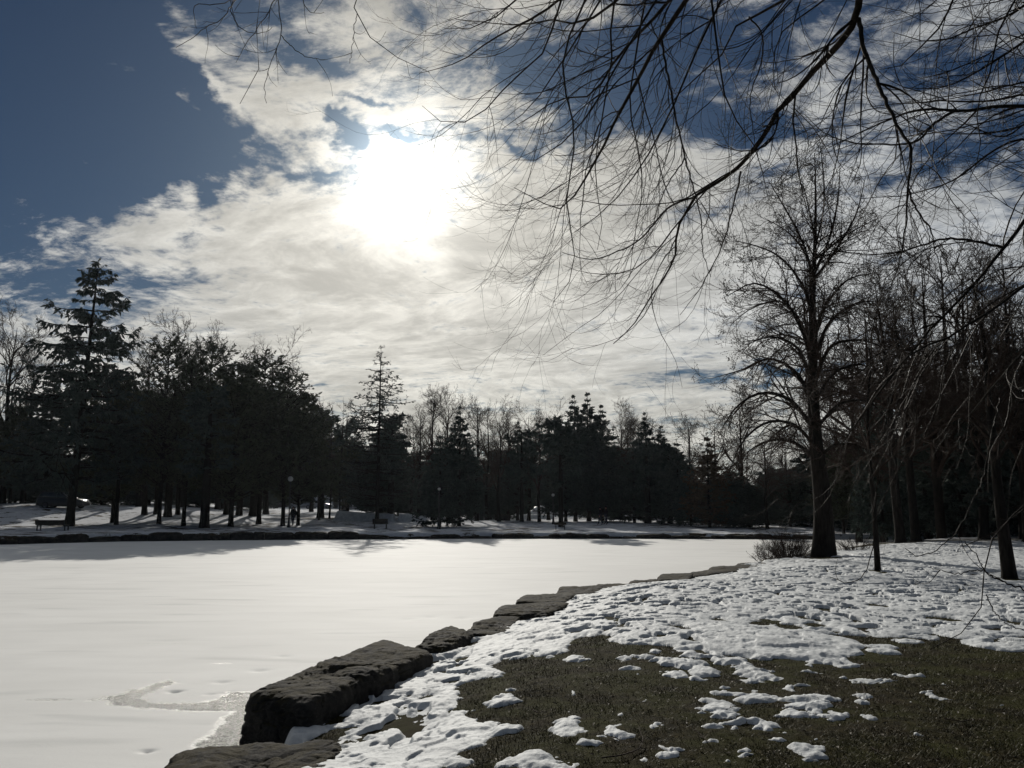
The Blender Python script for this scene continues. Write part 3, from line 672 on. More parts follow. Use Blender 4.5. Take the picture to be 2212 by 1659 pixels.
def nrm(v): return v / (np.linalg.norm(v, axis=-1, keepdims=True) + 1e-9)
def grow(P, R, n, rng, t0=.15, t1=.98, ang=(25, 55), length=.5, tip_len=.45, K=8, rr=.55, taper=.25, trop=0.0, wig=.06, lvar=.3, rmin=.004, bias=None, inertia=None):
    """children sprouting from chains P (N,K0,3): n per parent on average"""
    N, K0, _ = P.shape
    cnt = rng.poisson(n, N) if np.isscalar(n) else rng.poisson(n)
    idx = np.repeat(np.arange(N), cnt); M = len(idx)
    if M == 0: return np.zeros((0, K, 3)), np.zeros((0, K))
    t = t0 + (t1 - t0) * rng.random(M); f = t * (K0 - 1); i = np.minimum(f.astype(int), K0 - 2); fr = (f - i)[:, None]
    p0 = P[idx, i] * (1 - fr) + P[idx, i + 1] * fr
    tan = nrm(P[idx, i + 1] - P[idx, i]); r0 = R[idx, i] * (1 - fr[:, 0]) + R[idx, i + 1] * fr[:, 0]
    rnd = rng.normal(size=(M, 3))
    if bias is not None: rnd += bias
    perp = nrm(rnd - (rnd * tan).sum(1, keepdims=True) * tan)
    a = np.radians(rng.uniform(ang[0], ang[1], M))[:, None]
    d = nrm(tan * np.cos(a) + perp * np.sin(a))
    plen = np.linalg.norm(np.diff(P, axis=1), axis=2).sum(1)
    L = plen[idx] * length * (1 - (1 - tip_len) * t) * rng.uniform(1 - lvar, 1 + lvar, M)
    tr = np.broadcast_to(np.asarray(trop, float), (K - 1,))
    out = np.empty((M, K, 3)); out[:, 0] = p0; step = (L / (K - 1))[:, None]
    w = rng.normal(size=(M, 3)) * wig
    for k in range(1, K):
        w = w * .6 + rng.normal(size=(M, 3)) * wig
        d = nrm(d + w + np.array([0, 0, 1.0]) * tr[k - 1]); out[:, k] = out[:, k - 1] + d * step
    rb = np.maximum(np.minimum(r0 * rr, r0 * .95), rmin)
    Rr = rb[:, None] * np.linspace(1, taper, K)[None]
    return out, np.maximum(Rr, rmin * .5)
def chain(pts, r, K=16):
    """smooth single chain through points"""
    pts = np.array(pts, float); r = np.array(r, float)
    n = len(pts); t = np.concatenate([[0], np.cumsum(np.linalg.norm(np.diff(pts, axis=0), axis=1))]); t /= t[-1]
    s = np.linspace(0, 1, K); tg = np.gradient(pts, t, axis=0) if n > 2 else np.repeat((pts[-1:] - pts[:1]), n, 0)
    k = np.clip(np.searchsorted(t, s, side='right') - 1, 0, n - 2); h = t[k + 1] - t[k]; u = ((s - t[k]) / h)[:, None]; h = h[:, None]
    q = (2 * u**3 - 3 * u**2 + 1) * pts[k] + (u**3 - 2 * u**2 + u) * h * tg[k] + (-2 * u**3 + 3 * u**2) * pts[k + 1] + (u**3 - u**2) * h * tg[k + 1]
    return q[None], np.interp(s, t, r)[None]
def merge(levels):
    """[(P, R, sides)] -> verts, quads"""
    Vs, Fs, n = [], [], 0
    for P, R, S in levels:
        if len(P) == 0: continue
        V, Q = tubes(P, R, S); Vs.append(V); Fs.append(Q + n); n += len(V)
    return (np.concatenate(Vs), np.concatenate(Fs)) if Vs else (None, None)
def flare(P, R, h=1.0, k=.6):
    R = R.copy(); z = P[:, :, 2] - P[:, :1, 2]; R *= 1 + k * np.exp(-z / (h * .35)); return R

def bare_tree(H, seed, spread=.32, fork=.3, limbs=13, r=None, up=.05, dens=1.0, rmin=.010, lean=0.0):
    """leafless broadleaf tree: returns (trunk object, crown object) meshes parented to a new empty"""
    rng = np.random.default_rng(seed); r = r or H * .017
    ang = rng.uniform(0, 6.28); lx, ly = lean, 0
    P, R = chain([(0, 0, -.3), (.01 * H * math.cos(ang) + lx * .2 * H, .01 * H * math.sin(ang), .25 * H), (lx * .5 * H - .015 * H * math.cos(ang), 0, .55 * H), (lx * H, ly, .97 * H)], [r, r * .85, r * .55, r * .06], 20)
    R = flare(P, R, 1.0, .5)
    l1 = grow(P, R, limbs, rng, fork, .92, (25, 55), spread * 1.25, .45, 10, .62, .18, up, .09, .25, rmin)
    l2 = grow(*l1, 7 * dens, rng, .2, .97, (22, 50), .55, .55, 8, .6, .3, up * .8, .10, .3, rmin)
    l3 = grow(*l2, 5 * dens, rng, .15, .98, (22, 55), .55, .6, 6, .6, .4, up * .6, .12, .3, rmin * .8)
    l4 = grow(*l3, 2.6 * dens, rng, .2, 1, (20, 50), .6, .7, 4, .7, .5, up * .5, .12, .3, rmin * .7)
    return (P, R, 10), [(*l1, 5), (*l2, 4), (*l3, 3), (*l4, 3)]
def make_bare(name, H, seed, mat_t=None, mat_c=None, **kw):
    t, c = bare_tree(H, seed, **kw); root = empty(name)
    V, Q = merge([t]); mk('trunk', V, [Q], mat_t or M_BARK, root)
    V, Q = merge(c); mk('crown', V, [Q], mat_c or M_TWIG, root)
    return root

def sprays(P, rng, m, L=(.25, .5), w=.10, out=.5, droop=-.35, spread=1.0, mul=None):
    """needle sprays along branches: kites pointing outwards and down"""
    N, K, _ = P.shape; idx = np.repeat(np.arange(N), m); M = len(idx)
    t = rng.random(M) ** .8 * .92 + .08; f = t * (K - 1); i = np.minimum(f.astype(int), K - 2); fr = (f - i)[:, None]
    p = P[idx, i] * (1 - fr) + P[idx, i + 1] * fr; tan = nrm(P[idx, i + 1] - P[idx, i])
    rnd = rng.normal(size=(M, 3)) * [1, 1, .45] * spread; d = nrm(tan * out + rnd * .7 + [0, 0, droop])
    ln = rng.uniform(L[0], L[1], M)[:, None] * (1 if mul is None else mul[idx][:, None]); s = nrm(np.cross(d, rng.normal(size=(M, 3)))) * (w * ln / L[1] * rng.uniform(.6, 1.3, (M, 1)))
    V = np.stack([p - d * ln * .1, p + d * ln * .45 + s, p + d * ln, p + d * ln * .45 - s], 1).reshape(-1, 3)
    return V, np.arange(M * 4).reshape(-1, 4)
def conifer(H, seed, prof, base=.06, nb=150, m=40, up0=.1, droop=-.12, tipup=.10, L=(.3, .6), w=.10, sdroop=-.4, trunk_r=None, lean=(0, 0), ragged=.25, K=7, tops=1, out=.5, mat=None, gaps=None):
    rng = np.random.default_rng(seed); tr = trunk_r or H * .016
    lx, ly = lean
    P, R = chain([(0, 0, -.4), (lx * .3 * H, ly * .3 * H, .3 * H), (lx * .7 * H, ly * .7 * H, .7 * H), (lx * H, ly * H, H)], [tr, tr * .8, tr * .4, tr * .04], 16)
    R = flare(P, R, 1.0, .4)
    T = [(P, R, 8)]; BP = []
    def whorl(P, h0, h1, nb, prof):
        t = np.sort(rng.random(nb) ** .85); t = h0 + (h1 - h0) * t; t[-14:] = np.linspace(.90, .995, 14)
        t = np.round(t * H / .8) * .8 / H + rng.normal(size=nb) * .008
        t = np.clip(t, h0, .992)
        if gaps:
            kk = np.ones(nb, bool)
            for g0, g1, pr in gaps: kk &= ~((t > g0) & (t < g1) & (rng.random(nb) < pr))
            t = t[kk]
        n_ = len(t); f = t * (P.shape[1] - 1) ; f = (t * H + .4) / (H + .4) * (P.shape[1] - 1); i = np.clip(f.astype(int), 0, P.shape[1] - 2); fr = (f - i)[:, None]
        p = P[0, i] * (1 - fr) + P[0, i + 1] * fr; az = rng.uniform(0, 2 * np.pi, n_)
        ln = np.interp(t, *zip(*prof)) * H * rng.uniform(1 - ragged, 1 + ragged * .6, n_)
        e = up0 + .35 * sstep(.8, 1, t); d = nrm(np.stack([np.cos(az), np.sin(az), e], 1))
        out_ = np.empty((n_, K, 3)); out_[:, 0] = p
        for k in range(1, K):
            s = k / (K - 1); bend = droop * (1 - sstep(.8, 1, t)) if s < .6 else tipup
            d = nrm(d + np.stack([0 * t, 0 * t, bend + 0 * t], 1) + rng.normal(size=(n_, 3)) * .05); out_[:, k] = out_[:, k - 1] + d * (ln / (K - 1))[:, None]
        return out_
    BP.append(whorl(P, base, .99, nb, prof))
    BP = np.concatenate(BP); BR = np.maximum(.02, np.linalg.norm(BP[:, -1] - BP[:, 0], axis=1) * .018)[:, None] * np.linspace(1, .2, K)[None]
    blen = np.linalg.norm(np.diff(BP, axis=1), axis=2).sum(1); mulB = np.clip(.30 + blen / 3.0, .35, 1.0)
    side = grow(BP, BR, np.clip(4.5 * blen / blen.max() * 1.6, .3, 6), rng, .25, .95, (35, 65), .38, .5, 5, .5, .3, -.04, .05, .3, .008)
    Vt, Qt = merge([(P, R, 8), (BP, BR, 3), (*side, 3)])
    root = empty('spruce_tree')
    mk('trunk', Vt, [Qt], M_BARK, root)
    ln = np.linalg.norm(BP[:, -1] - BP[:, 0], axis=1); rep = np.maximum(3, (m * ln / max(ln.max(), .1) + 4)).astype(int)
    kk = np.maximum(1, rep // 6); BPr = np.repeat(BP, kk, axis=0); V1, Q1 = sprays(BPr, rng, 6, L, w, out, sdroop, 1.0, np.repeat(mulB, kk))
    SP = side[0]; V2, Q2 = sprays(SP, rng, max(3, m // 4), L, w * .9, out, sdroop, 1.0, np.full(len(SP), .8))
    mk('crown', np.concatenate([V1, V2]), [np.concatenate([Q1, Q2 + len(V1)])], mat or M_SPRUCE, root, smooth=False)
    return root
def height_at(px, top_py, x, y, z):
    """height of something standing at x, y, z whose tip shows at row top_py"""
    d = ray(px, top_py); return EYE[2] + d[2] * (y / d[1]) - z
def put(px, base_dist):
    d = ray(px, 1100); x = d[0] * base_dist / d[1]; y = base_dist; return x, y, gz(x, y)

PROTO = {}
def spruce(kind, px, top, dist, label, rz=0.0, wid=1.0, group=None, name='spruce_tree'):
    x, y, z = put(px, dist); H = height_at(px, top, x, y, z)
    if kind not in PROTO: PROTO[kind] = (CON[kind](), CONH[kind]); o = PROTO[kind][0]
    else: o = copy_tree(PROTO[kind][0])
    s = H / PROTO[kind][1]; o.name = name
    o.location = (x, y, z - .05); o.scale = (s * wid, s * wid, s); o.rotation_euler = (0, 0, rz)
    tag(o, label, 'tree', group); return o
cone = lambda b, mid, t=.006: [(0, b * .9), (.12, b), (.5, mid), (.8, mid * .42), (.93, mid * .14), (1, t)]
CONH = dict(dense=18, sparse=23, larch=17, multi=18, cedar=16, round=15, small=12, mass=14, rust=13, fill=12)
CON = dict(
    dense=lambda: conifer(18, 11, cone(.27, .18), nb=260, m=90, droop=-.07, tipup=.12, L=(.28, .58), w=.12, ragged=.42, sdroop=-.3, base=.11),
    small=lambda: conifer(12, 12, cone(.28, .19), nb=200, m=84, droop=-.05, tipup=.1, L=(.24, .48), w=.10, ragged=.42, sdroop=-.25),
    sparse=lambda: conifer(23, 13, [(0, .30), (.18, .30), (.32, .28), (.42, .25), (.55, .19), (.60, .15), (.70, .165), (.78, .14), (.84, .095), (.88, .075), (.93, .05), (1, .008)], nb=215, m=80, up0=.20, droop=-.13, tipup=.16, L=(.28, .70), w=.12,
                           sdroop=-.8, lean=(.035, 0), ragged=.5, base=.17, gaps=[(.60, .64, .8), (.68, .71, .85), (.745, .77, .85), (.80, .83, .9), (.50, .53, .5), (.87, .89, .8)]),
    larch=lambda: conifer(17, 14, [(0, .22), (.2, .25), (.4, .24), (.55, .23), (.7, .16), (.8, .09), (.9, .055), (1, .015)], nb=165, m=34, up0=.02, droop=-.03, tipup=.14, L=(.15, .36), w=.07, sdroop=-.3, ragged=.35, trunk_r=.20, base=.08),
    cedar=lambda: conifer(16, 15, [(0, .16), (.2, .24), (.5, .25), (.75, .19), (.9, .11), (1, .02)], nb=150, m=40, up0=.65, droop=.03, tipup=.08, L=(.16, .42), w=.09, sdroop=.1, ragged=.55, base=.16, mat=M_CEDAR, trunk_r=.19),
    round=lambda: conifer(15, 16, [(0, .2), (.2, .30), (.5, .31), (.75, .22), (.92, .11), (1, .02)], nb=240, m=70, up0=.45, droop=.0, tipup=.05, L=(.25, .55), w=.12, sdroop=-.05, ragged=.45, base=.13, mat=M_CEDAR, trunk_r=.2),
    fill=lambda: conifer(12, 19, [(0, .3), (.2, .34), (.5, .32), (.75, .22), (.92, .1), (1, .01)], nb=230, m=60, up0=.2, droop=-.02, tipup=.05, L=(.3, .6), w=.14, sdroop=-.1, ragged=.4, base=.01),
    rust=lambda: conifer(13, 18, cone(.27, .2), nb=200, m=60, droop=-.04, L=(.25, .5), w=.10, ragged=.42, mat=M_RUST),
)
PI = math.pi
GE = 'dark evergreens across the pond'
# -- evergreens that shape the skyline, left to right
sp = spruce('sparse', 152, 556, 72, 'tall ragged spruce with drooping boughs, tallest evergreen at the left', 0.0, 1.0)
spruce('round', 20, 880, 92, 'broad dark evergreen low at the left edge, in front of the tall ragged spruce', .7, 1.15)
spruce('dense', 95, 800, 90, 'dark spruce half hidden left behind the tall ragged spruce', 1.0, 1.25)
spruce('round', 245, 812, 77, 'rounded evergreen filling the gap right of the tall ragged spruce', 1.9, 1.15)
spruce('cedar', 345, 728, 75, 'thin topped cedar, first peak right of the tall ragged spruce', 0, 1.0, name='cedar_tree')
spruce('cedar', 440, 735, 77, 'cedar with a broken double tip, highest of the cedar clump', 2.1, 1.1, name='cedar_tree')
spruce('cedar', 398, 775, 73, 'lower cedar between the first peak and the double tipped one', 4.0, 1.1, name='cedar_tree')
spruce('round', 500, 790, 73, 'wide bushy cedar in the middle of the cedar clump', .5, 1.2, name='cedar_tree')
spruce('cedar', 560, 762, 79, 'cedar with a feathery crown rising right of the wide bushy one', 5.2, 1.2, name='cedar_tree')
spruce('cedar', 612, 798, 76, 'cedar stepping down towards the bare saplings', 3.2, 1.15, name='cedar_tree')
spruce('round', 645, 850, 77, 'lowest rounded cedar at the right end of the cedar clump', 2.4, 1.0, name='cedar_tree')
spruce('larch', 815, 745, 84, 'lone thin spruce with a see-through tapering crown under the sun', .4, 1.02)
spruce('dense', 822, 905, 92, 'dark spruce hidden behind the foot of the see-through one', 2.2, 1.5)
spruce('round', 752, 950, 96, 'dark rounded evergreen left below the see-through spruce', 1.2, 1.3)
spruce('dense', 992, 874, 78, 'slim dark spruce with a leaning pointed top, centre of the far bank', 1.1, .95)
spruce('small', 950, 930, 74, 'lower dark spruce leaning on the slim one, its trunk bare at the waterside', 2.5, 1.0)
spruce('dense', 1118, 908, 97, 'small pointed spruce standing alone among bare trees', 3.3, .95)
spruce('dense', 1243, 850, 93, 'left peak of the big three topped spruce group', .2, 1.0)
spruce('dense', 1272, 846, 95, 'middle peak of the big three topped spruce group', 1.7, 1.05)
spruce('dense', 1300, 872, 94, 'right peak of the big three topped spruce group', 3.1, 1.15)
spruce('dense', 1222, 930, 91, 'low spruce skirting the left side of the three topped group', 4.1, 1.2)
spruce('dense', 1398, 888, 92, 'narrow topped spruce right of the three topped group', .9, .9)
spruce('dense', 1432, 918, 88, 'spruce stepping down right of the narrow topped one', 2.0, 1.1)
spruce('small', 1466, 948, 84, 'last low spruce before the gap beside the russet tinged one', 2.9, 1.15)
spruce('small', 1370, 945, 90, 'low dark spruce between the three topped group and the narrow topped one', 5.1, 1.2)
spruce('rust', 1532, 932, 74, 'russet tinged evergreen at the end of the far evergreens', .3, 1.05)
spruce('small', 1492, 985, 78, 'dark evergreen tucked left below the russet tinged one', 1.3, 1.1)
spruce('rust', 1572, 1000, 76, 'low russet evergreen sloping down to the brown thicket', 2.3, 1.0)
def far_back(px, rg, a, b):      # the road with its parked vehicles lies open between the woods
    return rg.uniform(172, 195) if (560 < px < 790 or 1100 < px < 1290) else rg.uniform(a, b)
# -- dark fill behind, one by one
rg = np.random.default_rng(33)
for i, px in enumerate(np.linspace(-90, 1680, 48)):
    spruce(['dense', 'fill', 'fill'][i % 3], px + rg.uniform(-15, 15), rg.uniform(955, 1010) if px < 1480 else rg.uniform(1010, 1040), far_back(px, rg, 108, 128) if px > 330 else rg.uniform(100, 108),
           'dark evergreen deep in the shade at the back of the far bank', rg.uniform(0, 6.28), rg.uniform(1.4, 1.8), GE)
for i, px in enumerate(np.linspace(1600, 2400, 30)):
    spruce(['fill', 'fill', 'dense'][i % 3], px + rg.uniform(-15, 15), 1030 - max(0, px - 1650) * .27 + rg.uniform(-30, 30), rg.uniform(74, 96) if px < 1840 else rg.uniform(58, 76), 'dark evergreen deep in the shade at the back of the far bank', rg.uniform(0, 6.28), rg.uniform(1.5, 1.9), GE)
# -- right side, nearer: evergreens behind the tall bare tree
spruce('dense', 1905, 775, 46, 'narrow dark spruce just right of the tall bare tree', .8, .62)
spruce('dense', 2205, 690, 44, 'large dark spruce filling the right edge of the picture', 2.6, 1.0)
spruce('dense', 2085, 800, 52, 'dark spruce behind the leaning trunk at the right', 1.5, 1.1)
spruce('dense', 2000, 860, 56, 'spruce between the narrow one and the leaning trunk', 4.5, 1.1)
spruce('round', 1820, 960, 62, 'low dark evergreen behind the foot of the tall bare tree', .5, 1.15)
spruce('round', 1935, 940, 60, 'bushy evergreen in the shade right of the slender young tree', 2.5, 1.2)
spruce('round', 2130, 930, 58, 'bushy evergreen behind the leaning trunk, low down', 3.5, 1.2)
spruce('dense', 2300, 800, 50, 'spruce just past the right edge behind the large one', 3.9, 1.2)
spruce('round', 1725, 1010, 84, 'low brownish evergreen left behind the tall bare tree', 4.4, 1.2)

# -- bare trees
BP_ = {}
def bare(kind, px, top, dist, label, rz=0.0, wid=1.0, group=None):
    x, y, z = put(px, dist); H = height_at(px, top, x, y, z)
    if kind not in BP_:
        BP_[kind] = BARE[kind](); o = BP_[kind]
    else: o = copy_tree(BP_[kind])
    s = H / 15.8; o.location = (x, y, z - .05); o.scale = (s * wid, s * wid, s); o.rotation_euler = (0, 0, rz); o.name = 'bare_tree'
    tag(o, label, 'tree', group); return o
BARE = dict(
    oval=lambda: make_bare('bare_tree', 15, 51, spread=.30, limbs=15, up=.10, rmin=.014, dens=1.2),
    wide=lambda: make_bare('bare_tree', 15, 52, spread=.40, limbs=14, fork=.25, up=.03, rmin=.014, dens=1.2),
    fan=lambda: make_bare('bare_tree', 15, 53, spread=.36, limbs=12, fork=.22, up=.12, rmin=.014, dens=1.2),
    thin=lambda: make_bare('bare_tree', 15, 54, spread=.16, limbs=12, fork=.3, up=.10, rmin=.010, r=.12, dens=.8),
    crook=lambda: make_bare('bare_tree', 15, 55, spread=.34, limbs=13, fork=.3, up=-.02, rmin=.014, lean=.03, dens=1.2),
)
for a in [
    ('fan', 2, 675, 92, 'pale leafless tree at the far left edge, level with the ragged spruce'),
    ('oval', 48, 745, 96, 'leafless tree showing between the left edge and the ragged spruce'),
    ('oval', 300, 722, 98, 'leafless crown showing left behind the first cedar peak'),
    ('fan', 392, 700, 100, 'highest leafless crown behind the cedar clump'),
    ('wide', 470, 738, 104, 'leafless crown behind the double tipped cedar'),
    ('wide', 575, 742, 98, 'spreading leafless crown over the right part of the cedar clump'),
    ('thin', 690, 832, 86, 'slim sapling just right of the cedar clump'),
    ('thin', 712, 846, 90, 'second slim sapling right of the cedar clump'),
    ('thin', 735, 835, 94, 'slim sapling nearest the see-through spruce, left of it'),
    ('oval', 890, 905, 98, 'low leafless tree right of the see-through spruce'),
    ('oval', 935, 832, 92, 'rounded leafless tree, highest between the see-through spruce and the slim dark one'),
    ('fan', 968, 848, 96, 'leafless tree behind the slim dark spruce'),
    ('oval', 1030, 858, 94, 'tall leafless tree right beside the slim dark spruce'),
    ('fan', 1078, 882, 92, 'leafless tree forking wide between the slim and the small pointed spruce'),
    ('wide', 1142, 880, 96, 'leafless tree rising behind the small pointed spruce'),
    ('wide', 1185, 882, 100, 'leafless tree left against the three topped spruce group'),
    ('fan', 1345, 876, 104, 'leafless tree right behind the three topped spruce group'),
    ('oval', 1382, 884, 108, 'leafless tree behind the narrow topped spruce'),
    ('crook', 1500, 975, 96, 'leafless tree in the gap left of the russet evergreen'),
    ('wide', 1618, 960, 92, 'leafless tree left below the arching boughs of the tall tree'),
    ('crook', 1660, 985, 82, 'brown twiggy tree low behind the bank shrub'),
    ('wide', 1705, 955, 78, 'leafless tree close left behind the tall tree trunk'),
    ('crook', 1942, 560, 40, 'stout gnarled leafless tree right of the tall tree'),
    ('wide', 2030, 530, 48, 'spreading leafless tree behind the gnarled one'),
    ('fan', 2120, 545, 44, 'leafless tree above the leaning trunk at the right'),
    ('wide', 2215, 520, 40, 'leafless tree crossing the right edge of the picture'),
    ('crook', 1850, 690, 56, 'leafless tree seen through the right half of the tall tree'),
    ('fan', 2000, 640, 60, 'leafless tree far behind the slender young tree'),
    ('oval', 1780, 800, 74, 'leafless tree straight behind the tall tree'),
    ('oval', 905, 872, 90, 'leafless tree just right of the see-through spruce, lower than the rounded one'),
    ('wide', 1052, 872, 100, 'leafless tree behind the tall one beside the slim dark spruce'),
    ('oval', 1098, 892, 104, 'leafless tree left behind the small pointed spruce'),
    ('fan', 1165, 900, 92, 'short leafless tree between the small pointed spruce and the three topped group'),
    ('oval', 1360, 902, 98, 'low leafless tree beside the narrow topped spruce'),
    ('wide', 1560, 985, 100, 'leafless tree behind the russet tinged evergreen'),
    ('wide', 1895, 610, 50, 'leafless tree close behind the slender young tree'),
    ('crook', 1975, 590, 42, 'leafless tree between the slender young tree and the leaning trunk'),
    ('wide', 2075, 500, 52, 'leafless tree rising highest behind the leaning trunk'),
    ('crook', 2165, 600, 38, 'crooked leafless tree right of the leaning trunk'),
    ('wide', 2245, 640, 52, 'leafless tree cut by the right edge behind the crooked one'),
    ('wide', 2290, 600, 46, 'leafless tree just past the right edge'),
]:
    bare(*a, rz=(a[1] * .37) % 6.28)
rg = np.random.default_rng(35)
for i, px in enumerate(np.linspace(-60, 2330, 44)):
    if px > 1600: top, dist = rg.uniform(820, 960), rg.uniform(62, 95)
    else: top, dist = rg.uniform(890, 960), far_back(px, rg, 108, 130)
    bare(['oval', 'wide', 'fan', 'crook'][i % 4], px + rg.uniform(-20, 20), top, dist, 'leafless tree deep in the woods behind the evergreens', rg.uniform(0, 6.28), 1.1, 'leafless trees deep in the woods')

# -- trunks whose crowns melt into the dark mass: high pruned evergreens by the far water
def boles(px, base_py, wpx, label, top=900, lean=0.0, name='pine_tree'):
    p = on_ground(px, base_py); x, y, z = p; r = wpx / 2 * y / F_PX
    H = height_at(px, top, x, y, z); rng = np.random.default_rng(int(px))
    P, R = chain([(0, 0, -.3), (lean * H * .35, 0, .35 * H), (lean * H * .8, 0, .75 * H), (lean * H, 0, H)], [r, r * .85, r * .5, r * .08], 14)
    R = flare(P, R, 1., .3); root = empty(name, (x, y, z))
    B = grow(P, R, 42, rng, .42, .98, (50, 95), .27, .5, 7, .3, .2, -.02, .06, .3, .02)
    S = grow(*B, 4, rng, .3, .98, (30, 60), .4, .5, 5, .5, .3, .0, .05, .3, .01)
    V, Q = merge([(P, R, 10), (*B, 4), (*S, 3)]); mk('trunk', V, [Q], M_BARK, root)
    V1, Q1 = sprays(np.repeat(B[0], 5, 0), rng, 8, (.3, .7), .14, .5, -.2); V2, Q2 = sprays(S[0], rng, 9, (.3, .7), .14, .5, -.2)
    mk('crown', np.concatenate([V1, V2]), [np.concatenate([Q1, Q2 + len(V1)])], M_SPRUCE, root, smooth=False)
    tag(root, label, 'tree'); return root
for a in [(441, 1141, 20, 'pine with the stout pale trunk standing closest to the water left of centre', 850),
          (251, 1134, 9, 'thin trunk standing alone on the bank between the bench and the cedar trunks', 900, -.02),
          (312, 1113, 12, 'leftmost of the six trunks under the cedar clump, leaning left', 860, -.05),
          (336, 1111, 9, 'second trunk from the left under the cedar clump', 860),
          (362, 1116, 16, 'thickest trunk under the cedar clump', 850),
          (384, 1112, 10, 'trunk close right of the thickest one under the cedar clump', 870, -.03),
          (488, 1112, 11, 'trunk right of the stout pale one, first of three', 860),
          (516, 1114, 14, 'middle trunk of three right of the stout pale one', 870, .03),
          (546, 1115, 17, 'last and thickest trunk of three right of the stout pale one', 860, .02),
          (692, 1119, 15, 'dark trunk right of the walker by the globe lamp', 890),
          (672, 1106, 9, 'thin trunk in front of the parked cars near the walker', 900, .03),
          (744, 1104, 13, 'trunk at the corner of the shaded snow bank', 900),
          (843, 1123, 15, 'trunk just right of the bench in the middle of the far bank', 905),
          (1127, 1127, 9, 'trunk at the cab end of the white truck', 930),
          (1212, 1138, 11, 'trunk in front of the white truck, right of the lamp post', 900),
          (1400, 1131, 14, 'trunk in the bright gap under the narrow topped spruce', 960),
          (1448, 1131, 12, 'trunk right of the bright gap near the pond bend', 970)]:
    boles(*a)

